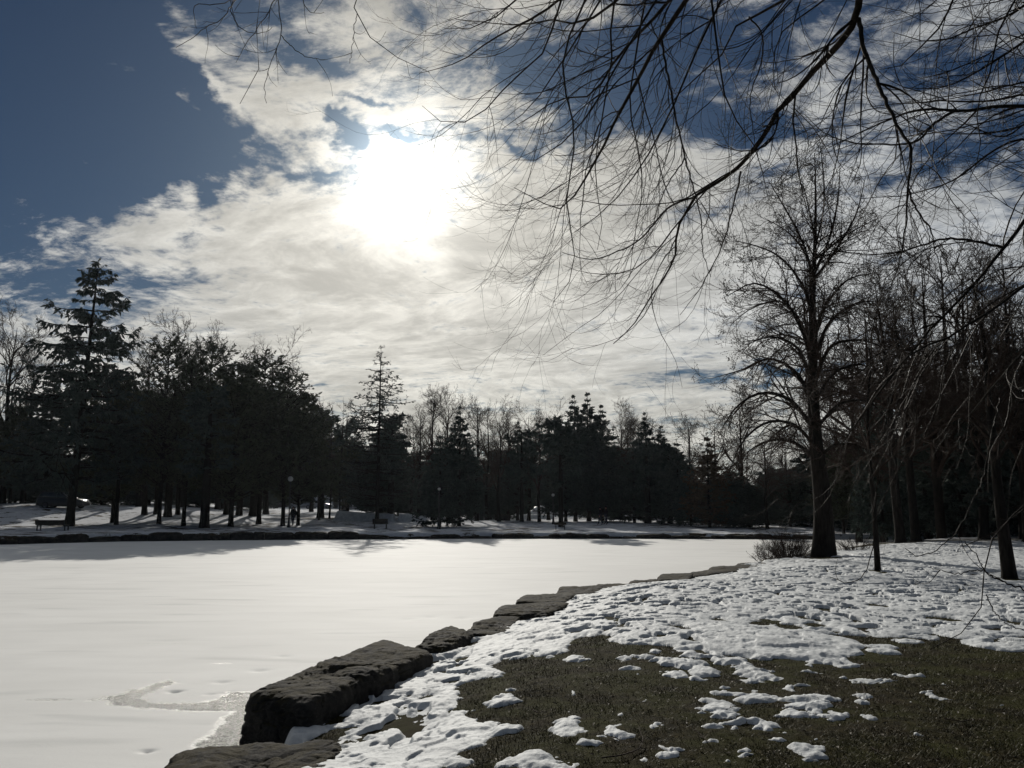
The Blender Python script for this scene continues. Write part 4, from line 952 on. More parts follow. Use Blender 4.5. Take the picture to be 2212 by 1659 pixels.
# ------------------------------------------------------------------ the tall bare tree on the near bank
def tall_tree():
    rng = np.random.default_rng(101)
    b = on_ground(1779, 1203); x, y, z = b; s = y / F_PX
    def w(px, py, dy=0.0):
        p = at_y(px, py, y + dy); return p - np.array([x, y, z])
    root = empty('maple_tree', (x, y, z))
    P, R = chain([(0, 0, -.3), w(1778, 1100), w(1762, 950), w(1756, 850), w(1756, 740), w(1755, 640), w(1760, 540), w(1762, 430), w(1760, 330)],
                 [25 * s, 19 * s, 14 * s, 12 * s, 9 * s, 7 * s, 4.2 * s, 2.3 * s, .7 * s], 40)
    R = flare(P, R, 1.0, .35)
    mains = []
    def limb(pts, r0, K=14):
        q = [w(px, py, dy) for px, py, dy in pts]; c = chain(q, np.linspace(r0 * s * .82, r0 * s * .12, len(q)), K); mains.append(c)
    # arching boughs traced from the photograph, each with its own depth
    limb([(1757, 925, 0), (1700, 860, -1.), (1640, 850, -1.6), (1590, 880, -2), (1560, 925, -2.2)], 6)
    limb([(1757, 885, 0), (1715, 800, .8), (1660, 775, 1.5), (1600, 800, 2), (1545, 815, 2.4)], 6)
    limb([(1756, 800, 0), (1735, 720, -.8), (1690, 645, -1.6), (1630, 612, -2.4), (1570, 640, -3)], 6)
    limb([(1756, 770, 0), (1725, 690, 1.2), (1680, 650, 2.2), (1620, 668, 2.8), (1580, 700, 3.2)], 5)
    limb([(1757, 985, 0), (1700, 950, 1), (1640, 960, 2), (1580, 1010, 2.5)], 6)
    limb([(1758, 960, 0), (1710, 915, -1.5), (1650, 915, -2.5), (1600, 960, -3), (1575, 1020, -3.2)], 5)
    limb([(1756, 830, 0), (1715, 745, -2), (1660, 728, -3), (1610, 745, -3.5)], 5)
    limb([(1755, 640, 0), (1745, 560, .6), (1700, 500, 1.5), (1650, 470, 2)], 4.5)
    limb([(1757, 610, 0), (1740, 540, -.6), (1690, 440, -1.4), (1660, 390, -1.8)], 4.5)
    limb([(1756, 690, 0), (1735, 620, -1), (1690, 560, -2), (1630, 530, -3), (1590, 520, -3.2)], 4.5)
    limb([(1759, 590, 0), (1790, 520, .5), (1810, 430, .8), (1815, 350, 1)], 5)
    limb([(1762, 600, 0), (1805, 540, -.6), (1850, 460, -1.2), (1870, 380, -1.6)], 4.5)
    limb([(1761, 520, 0), (1745, 440, .4), (1725, 360, .8)], 3)
    limb([(1760, 540, 0), (1780, 440, -.4), (1775, 340, -.8), (1770, 300, -1)], 3)
    limb([(1762, 560, 0), (1840, 500, 1.2), (1900, 470, 1.8)], 3.5)
    limb([(1757, 790, 0), (1790, 700, .8), (1850, 655, 1.5), (1900, 650, 2)], 6)
    limb([(1757, 830, 0), (1800, 745, -1), (1860, 735, -2), (1930, 760, -3)], 6)
    limb([(1758, 870, 0), (1810, 800, 1.5), (1870, 790, 2.5), (1930, 830, 3)], 6)
    limb([(1759, 930, 0), (1820, 870, -1), (1880, 870, -2), (1920, 910, -2.5)], 5)
    limb([(1756, 720, 0), (1790, 650, -1), (1840, 600, -2), (1890, 590, -2.5)], 5)
    limb([(1758, 900, 0), (1750, 850, -2), (1740, 830, -4), (1730, 860, -5.5)], 5)
    limb([(1757, 760, 0), (1770, 690, -2), (1790, 660, -4), (1800, 680, -5)], 5)
    limb([(1757, 780, 0), (1740, 700, 2), (1730, 660, 4), (1715, 680, 5)], 5)
    limb([(1758, 1000, 0), (1810, 960, -1.2), (1870, 970, -2), (1900, 1010, -2.4)], 5)
    MP = np.concatenate([c[0] for c in mains]); MR = np.concatenate([c[1] for c in mains])
    l2 = grow(MP, MR, 15, rng, .12, .99, (25, 60), .42, .5, 8, .5, .25, np.linspace(-.10, .06, 7), .09, .3, .010)
    lt = grow(P, R, 26, rng, .5, .99, (30, 60), .13, .5, 8, .4, .25, .05, .09, .3, .010)
    A = np.concatenate([l2[0], lt[0]]); AR = np.concatenate([l2[1], lt[1]])
    l3 = grow(A, AR, 5.5, rng, .15, .98, (25, 60), .5, .6, 6, .6, .4, np.linspace(-.08, .12, 5), .12, .3, .008)
    l4 = grow(*l3, 3.2, rng, .2, 1, (25, 60), .55, .7, 4, .7, .5, .10, .12, .3, .006)
    V, Q = merge([(P, R, 16)]); mk('trunk', V, [Q], M_BARK, root)
    for c in mains:
        V, Q = merge([(*c, 7)]); mk('branch', V, [Q], M_BARK, root)
    V, Q = merge([(*l2, 4), (*lt, 4), (*l3, 3), (*l4, 3)])
    # buds clustered at the tips
    tips = np.concatenate([l4[0][:, -1], l3[0][:, -1], l4[0][:, 2]]); n = len(tips); rr = rng.uniform(.009, .019, n)[:, None]
    oc = np.array([[1, 0, 0], [-1, 0, 0], [0, 1, 0], [0, -1, 0], [0, 0, 1.6], [0, 0, -1.2]]); of = np.array([[0, 2, 4], [2, 1, 4], [1, 3, 4], [3, 0, 4], [2, 0, 5], [1, 2, 5], [3, 1, 5], [0, 3, 5]])
    tips = tips + rng.normal(size=(n, 3)) * .02
    BV = (tips[:, None] + oc[None] * rr[:, None]).reshape(-1, 3); BF = (of[None] + (np.arange(n) * 6)[:, None, None]).reshape(-1, 3)
    mk('twigs', V, [Q], M_TWIG, root); mk('buds', BV, [BF], M_TWIG, root, smooth=False)
    tag(root, 'tall bare tree with a thick trunk and arching boughs at the water edge', 'tree')
tall_tree()

def small_trunk(px, base, pts, r, label, seed, dens=1.0, name='bare_tree'):
    b = on_ground(px, base); x, y, z = b; s = y / F_PX; rng = np.random.default_rng(seed)
    w = lambda a, c, dy=0.: at_y(a, c, y + dy) - np.array([x, y, z])
    root = empty(name, (x, y, z)); q = [np.array([0, 0, -.2])] + [w(*p) for p in pts]
    P, R = chain(q, np.linspace(r * s, r * s * .12, len(q)), 24); R = flare(P, R, .6, .25)
    l1 = grow(P, R, 16 * dens, rng, .35, .97, (25, 55), .28, .5, 9, .55, .2, .05, .09, .3, .008)
    l2 = grow(*l1, 8, rng, .15, .98, (25, 55), .5, .5, 7, .6, .3, .02, .1, .3, .006)
    l3 = grow(*l2, 4, rng, .15, .98, (25, 55), .55, .6, 5, .6, .4, .02, .1, .3, .005)
    V, Q = merge([(P, R, 12)]); mk('trunk', V, [Q], M_BARK, root); V, Q = merge([(*l1, 5), (*l2, 3), (*l3, 3)]); mk('crown', V, [Q], M_TWIG, root)
    tag(root, label, 'tree')
small_trunk(1896, 1233, [(1892, 1160), (1887, 1080), (1878, 980), (1874, 880), (1880, 780), (1870, 690)], 6.5, 'slender young tree with a thin straight trunk on the snowy bank', 71, .8)
small_trunk(2182, 1250, [(2172, 1180), (2160, 1090), (2148, 980), (2135, 860), (2125, 740), (2100, 600)], 15, 'bare tree with a leaning trunk near the right edge', 72)

# the shrub at the foot of the tall tree
def shrub(px, py, n, h, spread, label, seed, cat='shrub', name='bare_shrub'):
    x, y, _ = at_z(px, py, .5); z = max(gz(x, y), .3); rng = np.random.default_rng(seed); K = 9
    a = rng.uniform(0, 2 * np.pi, n); e = rng.uniform(.25, 1.0, n); st = np.stack([np.cos(a) * .35 * rng.random(n) * spread, np.sin(a) * .3 * rng.random(n), -.05 + 0 * a], 1)
    d = nrm(np.stack([np.cos(a) * (1.2 - e) * spread, np.sin(a) * (1.2 - e), .6 + e], 1)); L = h * rng.uniform(.6, 1.1, n)
    P = np.empty((n, K, 3)); P[:, 0] = st
    for k in range(1, K):
        d = nrm(d + rng.normal(size=(n, 3)) * .06 + [0, 0, -.03]); P[:, k] = P[:, k - 1] + d * (L / (K - 1))[:, None]
    R = rng.uniform(.006, .013, n)[:, None] * np.linspace(1, .3, K)
    l2 = grow(P, R, 6, rng, .3, .98, (20, 50), .4, .6, 6, .6, .4, .0, .08, .3, .004); l3 = grow(*l2, 3, rng, .2, .98, (20, 50), .5, .6, 4, .7, .5, .0, .1, .3, .003)
    root = empty(name, (x, y, z)); V, Q = merge([(P, R, 4)]); mk('stems', V, [Q], M_TWIG, root); V, Q = merge([(*l2, 3), (*l3, 3)]); mk('twigs', V, [Q], M_TWIG, root)
    tag(root, label, cat)
shrub(1705, 1201, 150, 1.15, 1.3, 'tangled bare shrub left of the tall tree trunk, over the ice', 81)
shrub(1668, 1205, 60, .75, 1.3, 'low bare shrub leaning out over the ice, left of the taller one', 82)
shrub(1845, 1192, 60, .6, 1.6, 'low brushwood right of the tall tree trunk', 83)
# patch of bushes low on the far bank (dark clumps by the water)
# ------------------------------------------------------------------ the overhanging tree: trunk just right of the frame
def overhanging_tree():
    rng = np.random.default_rng(202)
    tx, ty = 9.2, 8.6; tz = gz(tx, ty); O = np.array([tx, ty, tz])
    root = empty('willow_tree', tuple(O))
    P, R = chain([(0, 0, -.3), (-.1, .1, 1.5), (.1, .2, 3.2), (.3, .1, 5.2), (.2, .0, 8.0), (.0, .1, 11), (.1, .1, 13.5)], [.46, .40, .36, .30, .2, .12, .03], 30)
    R = flare(P, R, .9, .4); V, Q = merge([(P, R, 20)]); mk('trunk', V, [Q], M_WBARK, root)
    # limbs: (pixel x, pixel y, depth) read from the photograph; px radius at the start; height on the trunk they leave from
    L = [
     # thick limb hanging from the top edge and sweeping down left
     ([(1855, 0, 7.2), (1850, 40, 7.3), (1820, 86, 7.5), (1787, 122, 7.7), (1751, 159, 7.9), (1718, 202, 8.1), (1678, 241, 8.3), (1658, 281, 8.4), (1629, 324, 8.6), (1595, 360, 8.8), (1540, 400, 9.0),
       (1503, 423, 9.1), (1482, 458, 9.2), (1464, 490, 9.3), (1459, 550, 9.4), (1440, 590, 9.5), (1400, 650, 9.6), (1371, 698, 9.7), (1325, 743, 9.8)], 9.0, 1.4, 8.0, 17, 'thick'),
     ([(1503, 423, 9.1), (1450, 445, 9.0), (1415, 480, 8.9), (1380, 520, 8.8), (1330, 545, 8.8), (1270, 560, 8.7), (1215, 545, 8.7)], 3, .8, None, 14, None),
     ([(1855, 40, 7.3), (1867, 109, 7.2), (1886, 155, 7.1), (1903, 198, 7.0), (1923, 241, 6.9), (1946, 284, 6.8), (1966, 317, 6.7), (1967, 364, 6.6), (1960, 420, 6.6), (1958, 480, 6.5), (1945, 560, 6.5), (1925, 620, 6.4)], 6.5, 1.0, None, 13, None),
     ([(1962, 407, 6.6), (1976, 446, 6.5), (2005, 486, 6.5), (2020, 540, 6.4), (2035, 600, 6.4)], 3, .8, None, 9, None),
     ([(1485, -4, 8.2), (1433, 76, 8.5), (1405, 121, 8.7), (1381, 167, 8.9), (1343, 236, 9.1), (1325, 271, 9.2), (1298, 330, 9.4), (1270, 375, 9.5), (1235, 430, 9.6), (1207, 451, 9.7), (1160, 430, 9.8), (1110, 405, 9.9)], 7, .9, 9.0, 24, 'left'),
     ([(1450, -4, 9.4), (1395, 59, 9.6), (1357, 97, 9.8), (1319, 146, 9.9), (1277, 205, 10.1), (1214, 212, 10.2), (1150, 250, 10.3), (1115, 270, 10.4)], 5.2, .8, 9.6, 20, 'left'),
     ([(1336, -4, 9.0), (1277, 42, 9.2), (1240, 52, 9.3), (1200, 43, 9.4), (1130, 54, 9.6), (1060, 50, 9.8), (985, 40, 10)], 4, .8, 10.4, 18, 'left'),
     ([(1211, -4, 10.0), (1166, 31, 10.1), (1128, 52, 10.2), (1100, 66, 10.3), (1062, 83, 10.4), (1023, 115, 10.5), (989, 134, 10.6), (954, 146, 10.7), (905, 158, 10.8)], 3.8, .7, 10.8, 20, 'left'),
     ([(1215, -4, 8.4), (1197, 45, 8.5), (1180, 104, 8.6), (1103, 174, 8.8), (1048, 236, 8.9), (1016, 257, 9), (975, 272, 9), (940, 257, 9), (912, 229, 9)], 3, .6, 10.0, 12, 'left'),
     ([(1537, -4, 7.6), (1544, 69, 7.6), (1555, 139, 7.7), (1569, 215, 7.7), (1589, 257, 7.8), (1631, 316, 7.8), (1650, 380, 7.8), (1660, 430, 7.8)], 3.4, .7, 8.8, 13, None),
     ([(1430, 87, 8.5), (1444, 167, 8.4), (1461, 260, 8.4), (1475, 319, 8.3), (1478, 340, 8.3), (1451, 382, 8.3), (1423, 444, 8.2), (1409, 486, 8.2)], 3.4, .8, None, 11, None),
     ([(1478, 340, 8.3), (1496, 399, 8.2), (1513, 469, 8.1), (1520, 549, 8.1), (1535, 600, 8.1)], 2.4, .7, None, 9, None),
     ([(1700, -4, 7.2), (1620, 40, 7.6), (1600, 48, 7.6), (1555, 125, 7.9), (1490, 180, 8.2), (1440, 235, 8.4), (1392, 300, 8.6)], 4, .8, 9.2, 14, None),
     ([(1618, 36, 7.6), (1640, 60, 7.6), (1643, 140, 7.6), (1622, 200, 7.7), (1625, 270, 7.7), (1640, 350, 7.7)], 2.6, .7, None, 10, None),
     ([(1785, -4, 8.8), (1720, 45, 9), (1690, 70, 9.1), (1672, 130, 9.2), (1675, 190, 9.3), (1690, 225, 9.3)], 2.6, .6, 9.4, 8, None),
     ([(1835, 60, 7.5), (1790, 100, 7.9), (1730, 125, 8.3), (1660, 136, 8.6), (1630, 125, 8.8)], 2.4, .6, None, 8, None),
     ([(1718, 205, 8.1), (1714, 250, 8.1), (1720, 320, 8), (1727, 380, 8), (1740, 440, 8), (1750, 470, 8)], 3, .7, None, 10, None),
     ([(1265, -4, 7.8), (1230, 80, 7.9), (1215, 160, 8), (1235, 250, 8.1), (1240, 330, 8.2), (1225, 420, 8.2), (1232, 500, 8.3), (1240, 560, 8.3), (1225, 620, 8.3), (1195, 655, 8.3)], 3, .6, 9.8, 15, None),
     ([(1330, -4, 8.6), (1318, 60, 8.6), (1322, 120, 8.6), (1310, 200, 8.7), (1292, 300, 8.7), (1285, 390, 8.7), (1300, 470, 8.8), (1290, 540, 8.8)], 3, .6, 9.9, 14, None),
     ([(1395, -4, 9.0), (1380, 80, 9.0), (1370, 150, 9), (1360, 230, 9), (1375, 310, 9), (1390, 400, 9), (1375, 480, 9), (1360, 600, 9)], 3, .6, 9.9, 15, None),
     ([(1300, -4, 9.6), (1260, 60, 9.6), (1215, 130, 9.7), (1170, 200, 9.8), (1120, 255, 9.9), (1085, 280, 10)], 3, .6, 10.4, 14, 'left'),
     ([(1420, -4, 7.9), (1350, 110, 8), (1280, 230, 8.1), (1215, 310, 8.2), (1150, 350, 8.3), (1100, 345, 8.4)], 3.4, .6, 9.4, 14, 'left'),
     ([(1120, -4, 9.4), (1075, 35, 9.5), (1020, 60, 9.6), (960, 62, 9.7)], 2.6, .6, 10.6, 12, 'left'),
     ([(1560, -4, 8.8), (1500, 120, 8.9), (1440, 260, 9.0), (1370, 380, 9.1), (1300, 460, 9.2), (1240, 500, 9.3)], 3.6, .6, 9.2, 15, 'left'),
     ([(1600, 370, 8.8), (1585, 440, 8.8), (1560, 530, 8.8), (1520, 610, 8.8), (1470, 680, 8.8)], 2.6, .6, None, 11, 'thick'),
     # from the right edge
     ([(2300, 235, 7.9), (2212, 229, 7.8), (2150, 231, 7.7), (2098, 238, 7.6), (2048, 238, 7.5), (1986, 236, 7.4), (1910, 262, 7.3), (1850, 290, 7.2), (1790, 320, 7.2)], 6, .9, 4.9, 17, 'right'),
     ([(2098, 238, 7.6), (2055, 243, 7.5), (2012, 274, 7.4), (1976, 307, 7.2), (1949, 312, 7.1), (1900, 312, 7), (1834, 307, 7), (1787, 291, 7), (1734, 245, 7)], 4.2, .7, None, 15, 'right'),
     ([(2300, 210, 8.6), (2212, 205, 8.5), (2130, 220, 8.4), (2050, 218, 8.3), (1960, 222, 8.2), (1880, 230, 8.1)], 4, .7, 5.2, 14, 'right'),
     ([(2280, 400, 7.4), (2212, 480, 7.2), (2169, 536, 7.1), (2105, 615, 7.0), (2046, 675, 6.9), (1958, 774, 6.8), (1887, 861, 6.7), (1840, 930, 6.6), (1780, 1010, 6.6)], 5.5, .9, 4.6, 16, 'low'),
     ([(2169, 536, 7.1), (2101, 520, 7.2), (2034, 516, 7.3), (1986, 532, 7.4), (1927, 546, 7.5), (1847, 548, 7.6), (1780, 534, 7.7)], 4, .7, None, 13, 'right'),
     ([(2290, 560, 6.6), (2212, 619, 6.5), (2145, 667, 6.4), (2046, 730, 6.3), (1966, 766, 6.2), (1900, 840, 6.1), (1847, 869, 6.1)], 4.5, .8, 4.2, 14, 'low'),
     ([(2290, 340, 9.2), (2212, 300, 9.2), (2140, 330, 9.2), (2060, 390, 9.2), (1960, 420, 9.2), (1860, 430, 9.2)], 4, .7, 5.0, 14, 'right'),
     ([(2290, 700, 7.6), (2212, 760, 7.6), (2150, 830, 7.5), (2090, 900, 7.4), (2030, 960, 7.3)], 3.4, .7, 4.0, 11, 'low'),
     ([(2280, 60, 8.2), (2212, 90, 8.2), (2120, 150, 8.3), (2030, 190, 8.4), (1950, 190, 8.5)], 4.5, .7, 7.0, 17, 'right'),
     ([(2260, -30, 9.0), (2200, 20, 9), (2110, 60, 9), (2010, 90, 9), (1930, 70, 9)], 4.5, .7, 8.2, 18, 'right'),
     ([(2200, -10, 6.9), (2160, 60, 6.9), (2140, 150, 6.9), (2110, 230, 6.9), (2120, 320, 6.9), (2090, 400, 6.9)], 3, .7, 8.4, 14, None),
     ([(2060, -6, 7.4), (2030, 60, 7.4), (1980, 110, 7.5), (1950, 140, 7.6), (1900, 150, 7.6)], 3, .7, 8.8, 13, None),
     # long bare whips hanging low on the right
     ([(2080, 720, 6.6), (2041, 792, 6.5), (2025, 872, 6.5), (1998, 935, 6.5), (1955, 987, 6.4), (1919, 1057, 6.4), (1903, 1097, 6.4), (1889, 1123, 6.4), (1868, 1138, 6.4)], 1.7, .8, None, 3, 'whip'),
     ([(2160, 860, 6.3), (2141, 944, 6.2), (2127, 1017, 6.2), (2111, 1064, 6.1), (2094, 1097, 6.1), (2081, 1126, 6.1), (2045, 1169, 6.0), (2008, 1196, 6.0), (1982, 1201, 6), (1955, 1186, 6)], 1.8, .8, None, 2, 'whip'),
     ([(2230, 1290, 4.9), (2212, 1275, 4.9), (2150, 1249, 4.9), (2124, 1229, 4.9), (2114, 1209, 4.9), (2084, 1169, 4.9)], 2.2, 1.0, None, 2, 'whip'),
     ([(2290, 1020, 5.3), (2167, 1133, 5.2), (2150, 1153, 5.2), (2127, 1232, 5.2), (2126, 1290, 5.2), (2105, 1335, 5.2), (2050, 1385, 5.2), (2010, 1404, 5.2)], 2.0, .8, 2.6, 2, 'whip'),
     ([(2130, 1285, 5.2), (2150, 1325, 5.2), (2180, 1350, 5.2), (2215, 1362, 5.2)], 1.5, .7, None, 1, 'whip'),
     ([(1900, 1000, 6.7), (1888, 1110, 6.7), (1887, 1169, 6.7), (1873, 1226, 6.7), (1853, 1252, 6.7), (1830, 1259, 6.7), (1793, 1245, 6.7)], 1.6, .8, None, 2, 'whip'),
     ([(2300, 1050, 5.6), (2212, 1100, 5.6), (2167, 1133, 5.6), (2114, 1169, 5.6), (2080, 1180, 5.6)], 1.8, .8, 2.8, 2, 'whip'),
     ([(2124, 1229, 4.95), (2060, 1238, 5.0), (2010, 1226, 5.0)], 1.4, .7, None, 1, 'whip'),
     # bunch hanging into the top left
     ([(640, -120, 6.2), (590, -50, 6.2), (552, -5, 6.2), (552, 50, 6.2), (558, 105, 6.2), (556, 181, 6.2), (540, 211, 6.2), (518, 225, 6.2)], 1.8, .7, 7.6, 9, 'whip'),
     ([(640, -100, 6.3), (594, 0, 6.3), (565, 50, 6.3), (527, 101, 6.3), (510, 135, 6.3)], 1.5, .6, None, 6, 'whip'),
     ([(640, -90, 6.4), (603, 0, 6.4), (607, 76, 6.4), (586, 135, 6.4), (572, 190, 6.4), (575, 222, 6.4)], 1.5, .6, None, 6, 'whip'),
     ([(607, 76, 6.4), (641, 110, 6.4), (670, 124, 6.4), (702, 129, 6.4)], 1.2, .6, None, 1, 'whip'),
     ([(600, -60, 6.1), (506, 0, 6.1), (481, 38, 6.1), (438, 63, 6.1), (409, 88, 6.1), (379, 103, 6.1)], 1.5, .6, None, 6, 'whip'),
     ([(560, -40, 6.3), (500, 20, 6.3), (520, 60, 6.3), (560, 72, 6.3), (590, 60, 6.3)], 1.3, .6, None, 5, 'whip'),
     ([(560, -40, 6.0), (470, 10, 6.0), (420, 14, 6.0), (418, 30, 6.0), (425, 60, 6.0)], 1.3, .6, None, 2, 'whip'),
     ([(840, -90, 6.8), (759, 0, 6.8), (771, 30, 6.8), (793, 72, 6.8), (818, 103, 6.8), (856, 122, 6.8), (890, 148, 6.8), (927, 156, 6.8)], 1.6, .7, 8.4, 8, 'whip'),
     ([(771, 30, 6.8), (765, 65, 6.8), (762, 95, 6.8), (755, 137, 6.8)], 1.1, .6, None, 2, 'whip'),
     ([(700, -60, 6.6), (655, 0, 6.6), (670, 25, 6.6), (700, 28, 6.6)], 1.3, .6, None, 2, 'whip'),
    ]
    K1 = 12
    for pts, rpx, rend, zt, nsub, mode in L:
        q = [at_y(a, b, d) - O for a, b, d in pts]; d0 = pts[0][2]
        rs = list(np.linspace(rpx * (.85 if rpx < 8 else 1), rend * .9, len(q)) * d0 / F_PX)
        if zt is not None:      # the part out of the picture that joins the trunk
            s = np.array([.15, .1, zt - tz]); e = q[0]; t1 = nrm(q[0] - q[1]); dist = np.linalg.norm(e - s)
            m2 = e + t1 * dist * .35 + np.array([0, 0, .3]); m1 = s + (e - s) * .3 + np.array([0, 0, .5 + .06 * dist])
            q = [s, m1, m2] + q; rs = [rs[0] * 1.6 + .008, rs[0] * 1.35, rs[0] * 1.1] + rs
        n_off = 3 if zt is not None else 0
        PB, RB = chain(q, rs, 12 + 3 * len(q))
        jit = rng.normal(size=PB.shape) * .004; jit[:, 0] = 0; PB = PB + jit
        Kt = PB.shape[1]; V, Q = merge([(PB, RB, 8)])
        br = mk('branch', V, [Q], M_WBARK if rpx > 2.4 else M_WILLOW, root)
        # twigs hang and then lift at the tips
        f0 = (n_off - .4) / (len(q) - 1) if n_off else .08
        Lref = np.linalg.norm(np.diff(PB, axis=1), axis=2).sum()
        bias = {'left': [-1.3, 0, -.2], 'right': [-1.0, 0, -.1], 'low': [-.6, 0, -.7], 'thick': [-.8, 0, -.5], 'whip': [0, 0, 0], None: [-.5, 0, -.3]}[mode]
        if mode == 'whip':
            l1 = grow(PB, RB, nsub, rng, max(f0, 0.02), .99, (22, 60), .35 / Lref, .75, K1, .5, .3, .04, .05, .45, .0026)
            l2 = grow(*l1, 1.0, rng, .2, .9, (25, 50), .5, .6, 7, .7, .4, .03, .06, .3, .0018)
        else:
            ln = min(2.1, max(.5, 1.6 * (Lref / 4.0) ** .3))
            parts = []
            for share, drp, an in ((.55, np.concatenate([np.full(4, -.09), np.full(7, .13)]), (15, 60)), (.45, np.concatenate([np.full(6, -.16), np.full(5, .09)]), (25, 75))):
                parts.append(grow(PB, RB, nsub * 1.35 * share, rng, max(f0, .02), .99, an, ln / Lref, .70, K1, .5, .3, drp, .085, .55, .0023, bias))
            l1 = (np.concatenate([a[0] for a in parts]), np.concatenate([a[1] for a in parts]))
            l2 = grow(*l1, 5.0, rng, .10, .96, (20, 50), .55, .6, 9, .6, .4, np.concatenate([np.full(3, -.10), np.full(5, .20)]), .085, .4, .0016, [-.6, 0, .0])
            l3 = grow(*l2, 2.0, rng, .15, .95, (20, 50), .5, .6, 6, .7, .45, np.linspace(-.04, .14, 5), .05, .35, .0012, [-.3, 0, 0])
        knot = lambda lv: (lv[0], lv[1] * (.86 + .40 * (rng.random(lv[1].shape) > .76))) if len(lv[0]) else lv
        l1, l2 = knot(l1), knot(l2)
        if mode == 'whip':
            for c_, r_ in zip(np.concatenate([l1[0], ]), l1[1]):
                V, Q = merge([(c_[None], r_[None], 5)]); mk('twig', V, [Q], M_WILLOW, br)
            for c_, r_ in zip(l2[0], l2[1]):
                V, Q = merge([(c_[None], r_[None], 4)]); mk('twig', V, [Q], M_WILLOW, br)
        else:
            if len(l1[0]) + len(l2[0]) + len(l3[0]) > 60:
                V, Q = merge([(*l1, 5), (*l2, 4), (*l3, 3)]); mk('twigs', V, [Q], M_WILLOW, br)
            else:
                for a_ in (l1, l2, l3):
                    for c_, r_ in zip(*a_): V, Q = merge([(c_[None], r_[None], 4)]); mk('twig', V, [Q], M_WILLOW, br)
    tag(root, 'bare willow whose trunk stands right of the picture, its twigs hanging over the whole top', 'tree')
overhanging_tree()
# ------------------------------------------------------------------ things on the far bank
M_BLACK = simple('dark_paint', (.02, .02, .022), .35, .2, spec=.5)
M_WHITEP = simple('white_paint', (.62, .63, .64), .4, .05, spec=.5)
M_SILVER = simple('silver_paint', (.35, .36, .37), .25, .05, spec=.6, metal=.6)
M_RUBBER = simple('rubber', (.015, .015, .015), .8, .2)
M_CHROME = simple('chrome', (.7, .7, .7), .12, .02, metal=1.0)
M_WOOD = simple('weathered_wood', (.05, .038, .028), .75, .3, 8, .004)
M_CONC = simple('concrete', (.30, .29, .27), .9, .15, 10)
M_COAT = simple('dark_cloth', (.018, .019, .024), .9, .2, 20)
M_JEAN = simple('blue_cloth', (.03, .035, .055), .9, .2, 20)
M_SKIN = simple('skin', (.42, .26, .19), .55, .05)
M_HAIR = simple('hair', (.03, .02, .015), .7, .2)
def glassm(name, col, rough=.05):
    m, nt, b = new_mat(name); b.inputs['Base Color'].default_value = (*col, 1); b.inputs['Roughness'].default_value = rough
    b.inputs['Specular IOR Level'].default_value = .7; return m
M_GLASS = glassm('dark_glass', (.012, .014, .016)); M_GLOBE = glassm('frosted_globe', (.62, .62, .58), .35); M_LENS = glassm('lamp_lens', (.6, .6, .55), .1); M_RED = glassm('red_lens', (.3, .02, .02), .2)

def lamp(px, base_px, dist, top_px, dia_px, label):
    x, y, z = put(px, dist); H = height_at(px, top_px, x, y, z); r = dia_px / 2 * y / F_PX
    root = empty('street_lamp', (x, y, z))
    m = MB(); m.lathe([(.001, -.1), (.17, -.1), (.17, .12), (.14, .18), (.10, .35), (.085, .6), (.065, .75), (.055, 1.0), (.045, H - 2 * r - .18), (.07, H - 2 * r - .15), (.07, H - 2 * r - .1), (.05, H - 2 * r - .06), (.10, H - 2 * r), (.001, H - 2 * r + .01)], n=12)
    m.build('pole', M_BLACK, root, True)
    a = np.linspace(-math.pi / 2 + .25, math.pi / 2 - .01, 14)
    g = MB(); g.lathe([(r * math.cos(t), H - r + r * math.sin(t)) for t in a], n=20); g.build('globe', M_GLOBE, root, True)
    c = MB(); c.lathe([(.001, H + .10), (.02, H + .08), (.03, H + .03), (.06, H - .01), (.07, H - .03)], n=10); c.build('finial', M_CHROME, root, True)
    tag(root, label, 'street lamp', 'globe lamps along the far path')
lamp(625, 1133, 74, 1029, 11, 'globe lamp beside the walker, biggest globe of the three')
lamp(948, 1128, 69, 1053, 6.5, 'globe lamp in front of the slim dark spruce')
lamp(1195, 1130, 84, 1066, 6.5, 'globe lamp beside the white truck')

def bench(px, dist, wid, label, rz=0.0, hgt=.82):
    x, y, z = put(px, dist); root = empty('park_bench', (x, y, z - .03), rz); w = wid
    s = MB()
    for i in range(4): s.box((0, .08 + i * .125, .46), (w, .11, .04))
    s.build('seat', M_WOOD, root)
    b = MB()
    for i in range(4): b.box((0, -.02 - i * .02, .54 + i * (hgt - .56) / 3.2), (w, .035, .115))
    b.build('backrest', M_WOOD, root)
    for sx in (-1, 1):
        l = MB(); X_ = sx * (w / 2 - .14)
        l.box((X_, .02, .22), (.07, .07, .52)); l.box((X_, .50, .21), (.07, .07, .46)); l.box((X_, .26, .42), (.07, .5, .05)); l.tube([(X_, -.03, .42), (X_, -.06, .6), (X_, -.10, hgt)], .028, 6)
        l.box((X_, .26, .02), (.08, .62, .06)); l.build('leg', M_BLACK, root)
    tag(root, label, 'bench')
bench(113, 63, 2.35, 'dark park bench at the left, just left of the tall ragged spruce trunk', 0.0, .80)
bench(822, 69, 1.25, 'short dark bench in the middle, below the see-through spruce', .05, .86)
bench(1210, 69, 1.0, 'small bench at the foot of the trunk by the globe lamp and truck', -.05, .62)

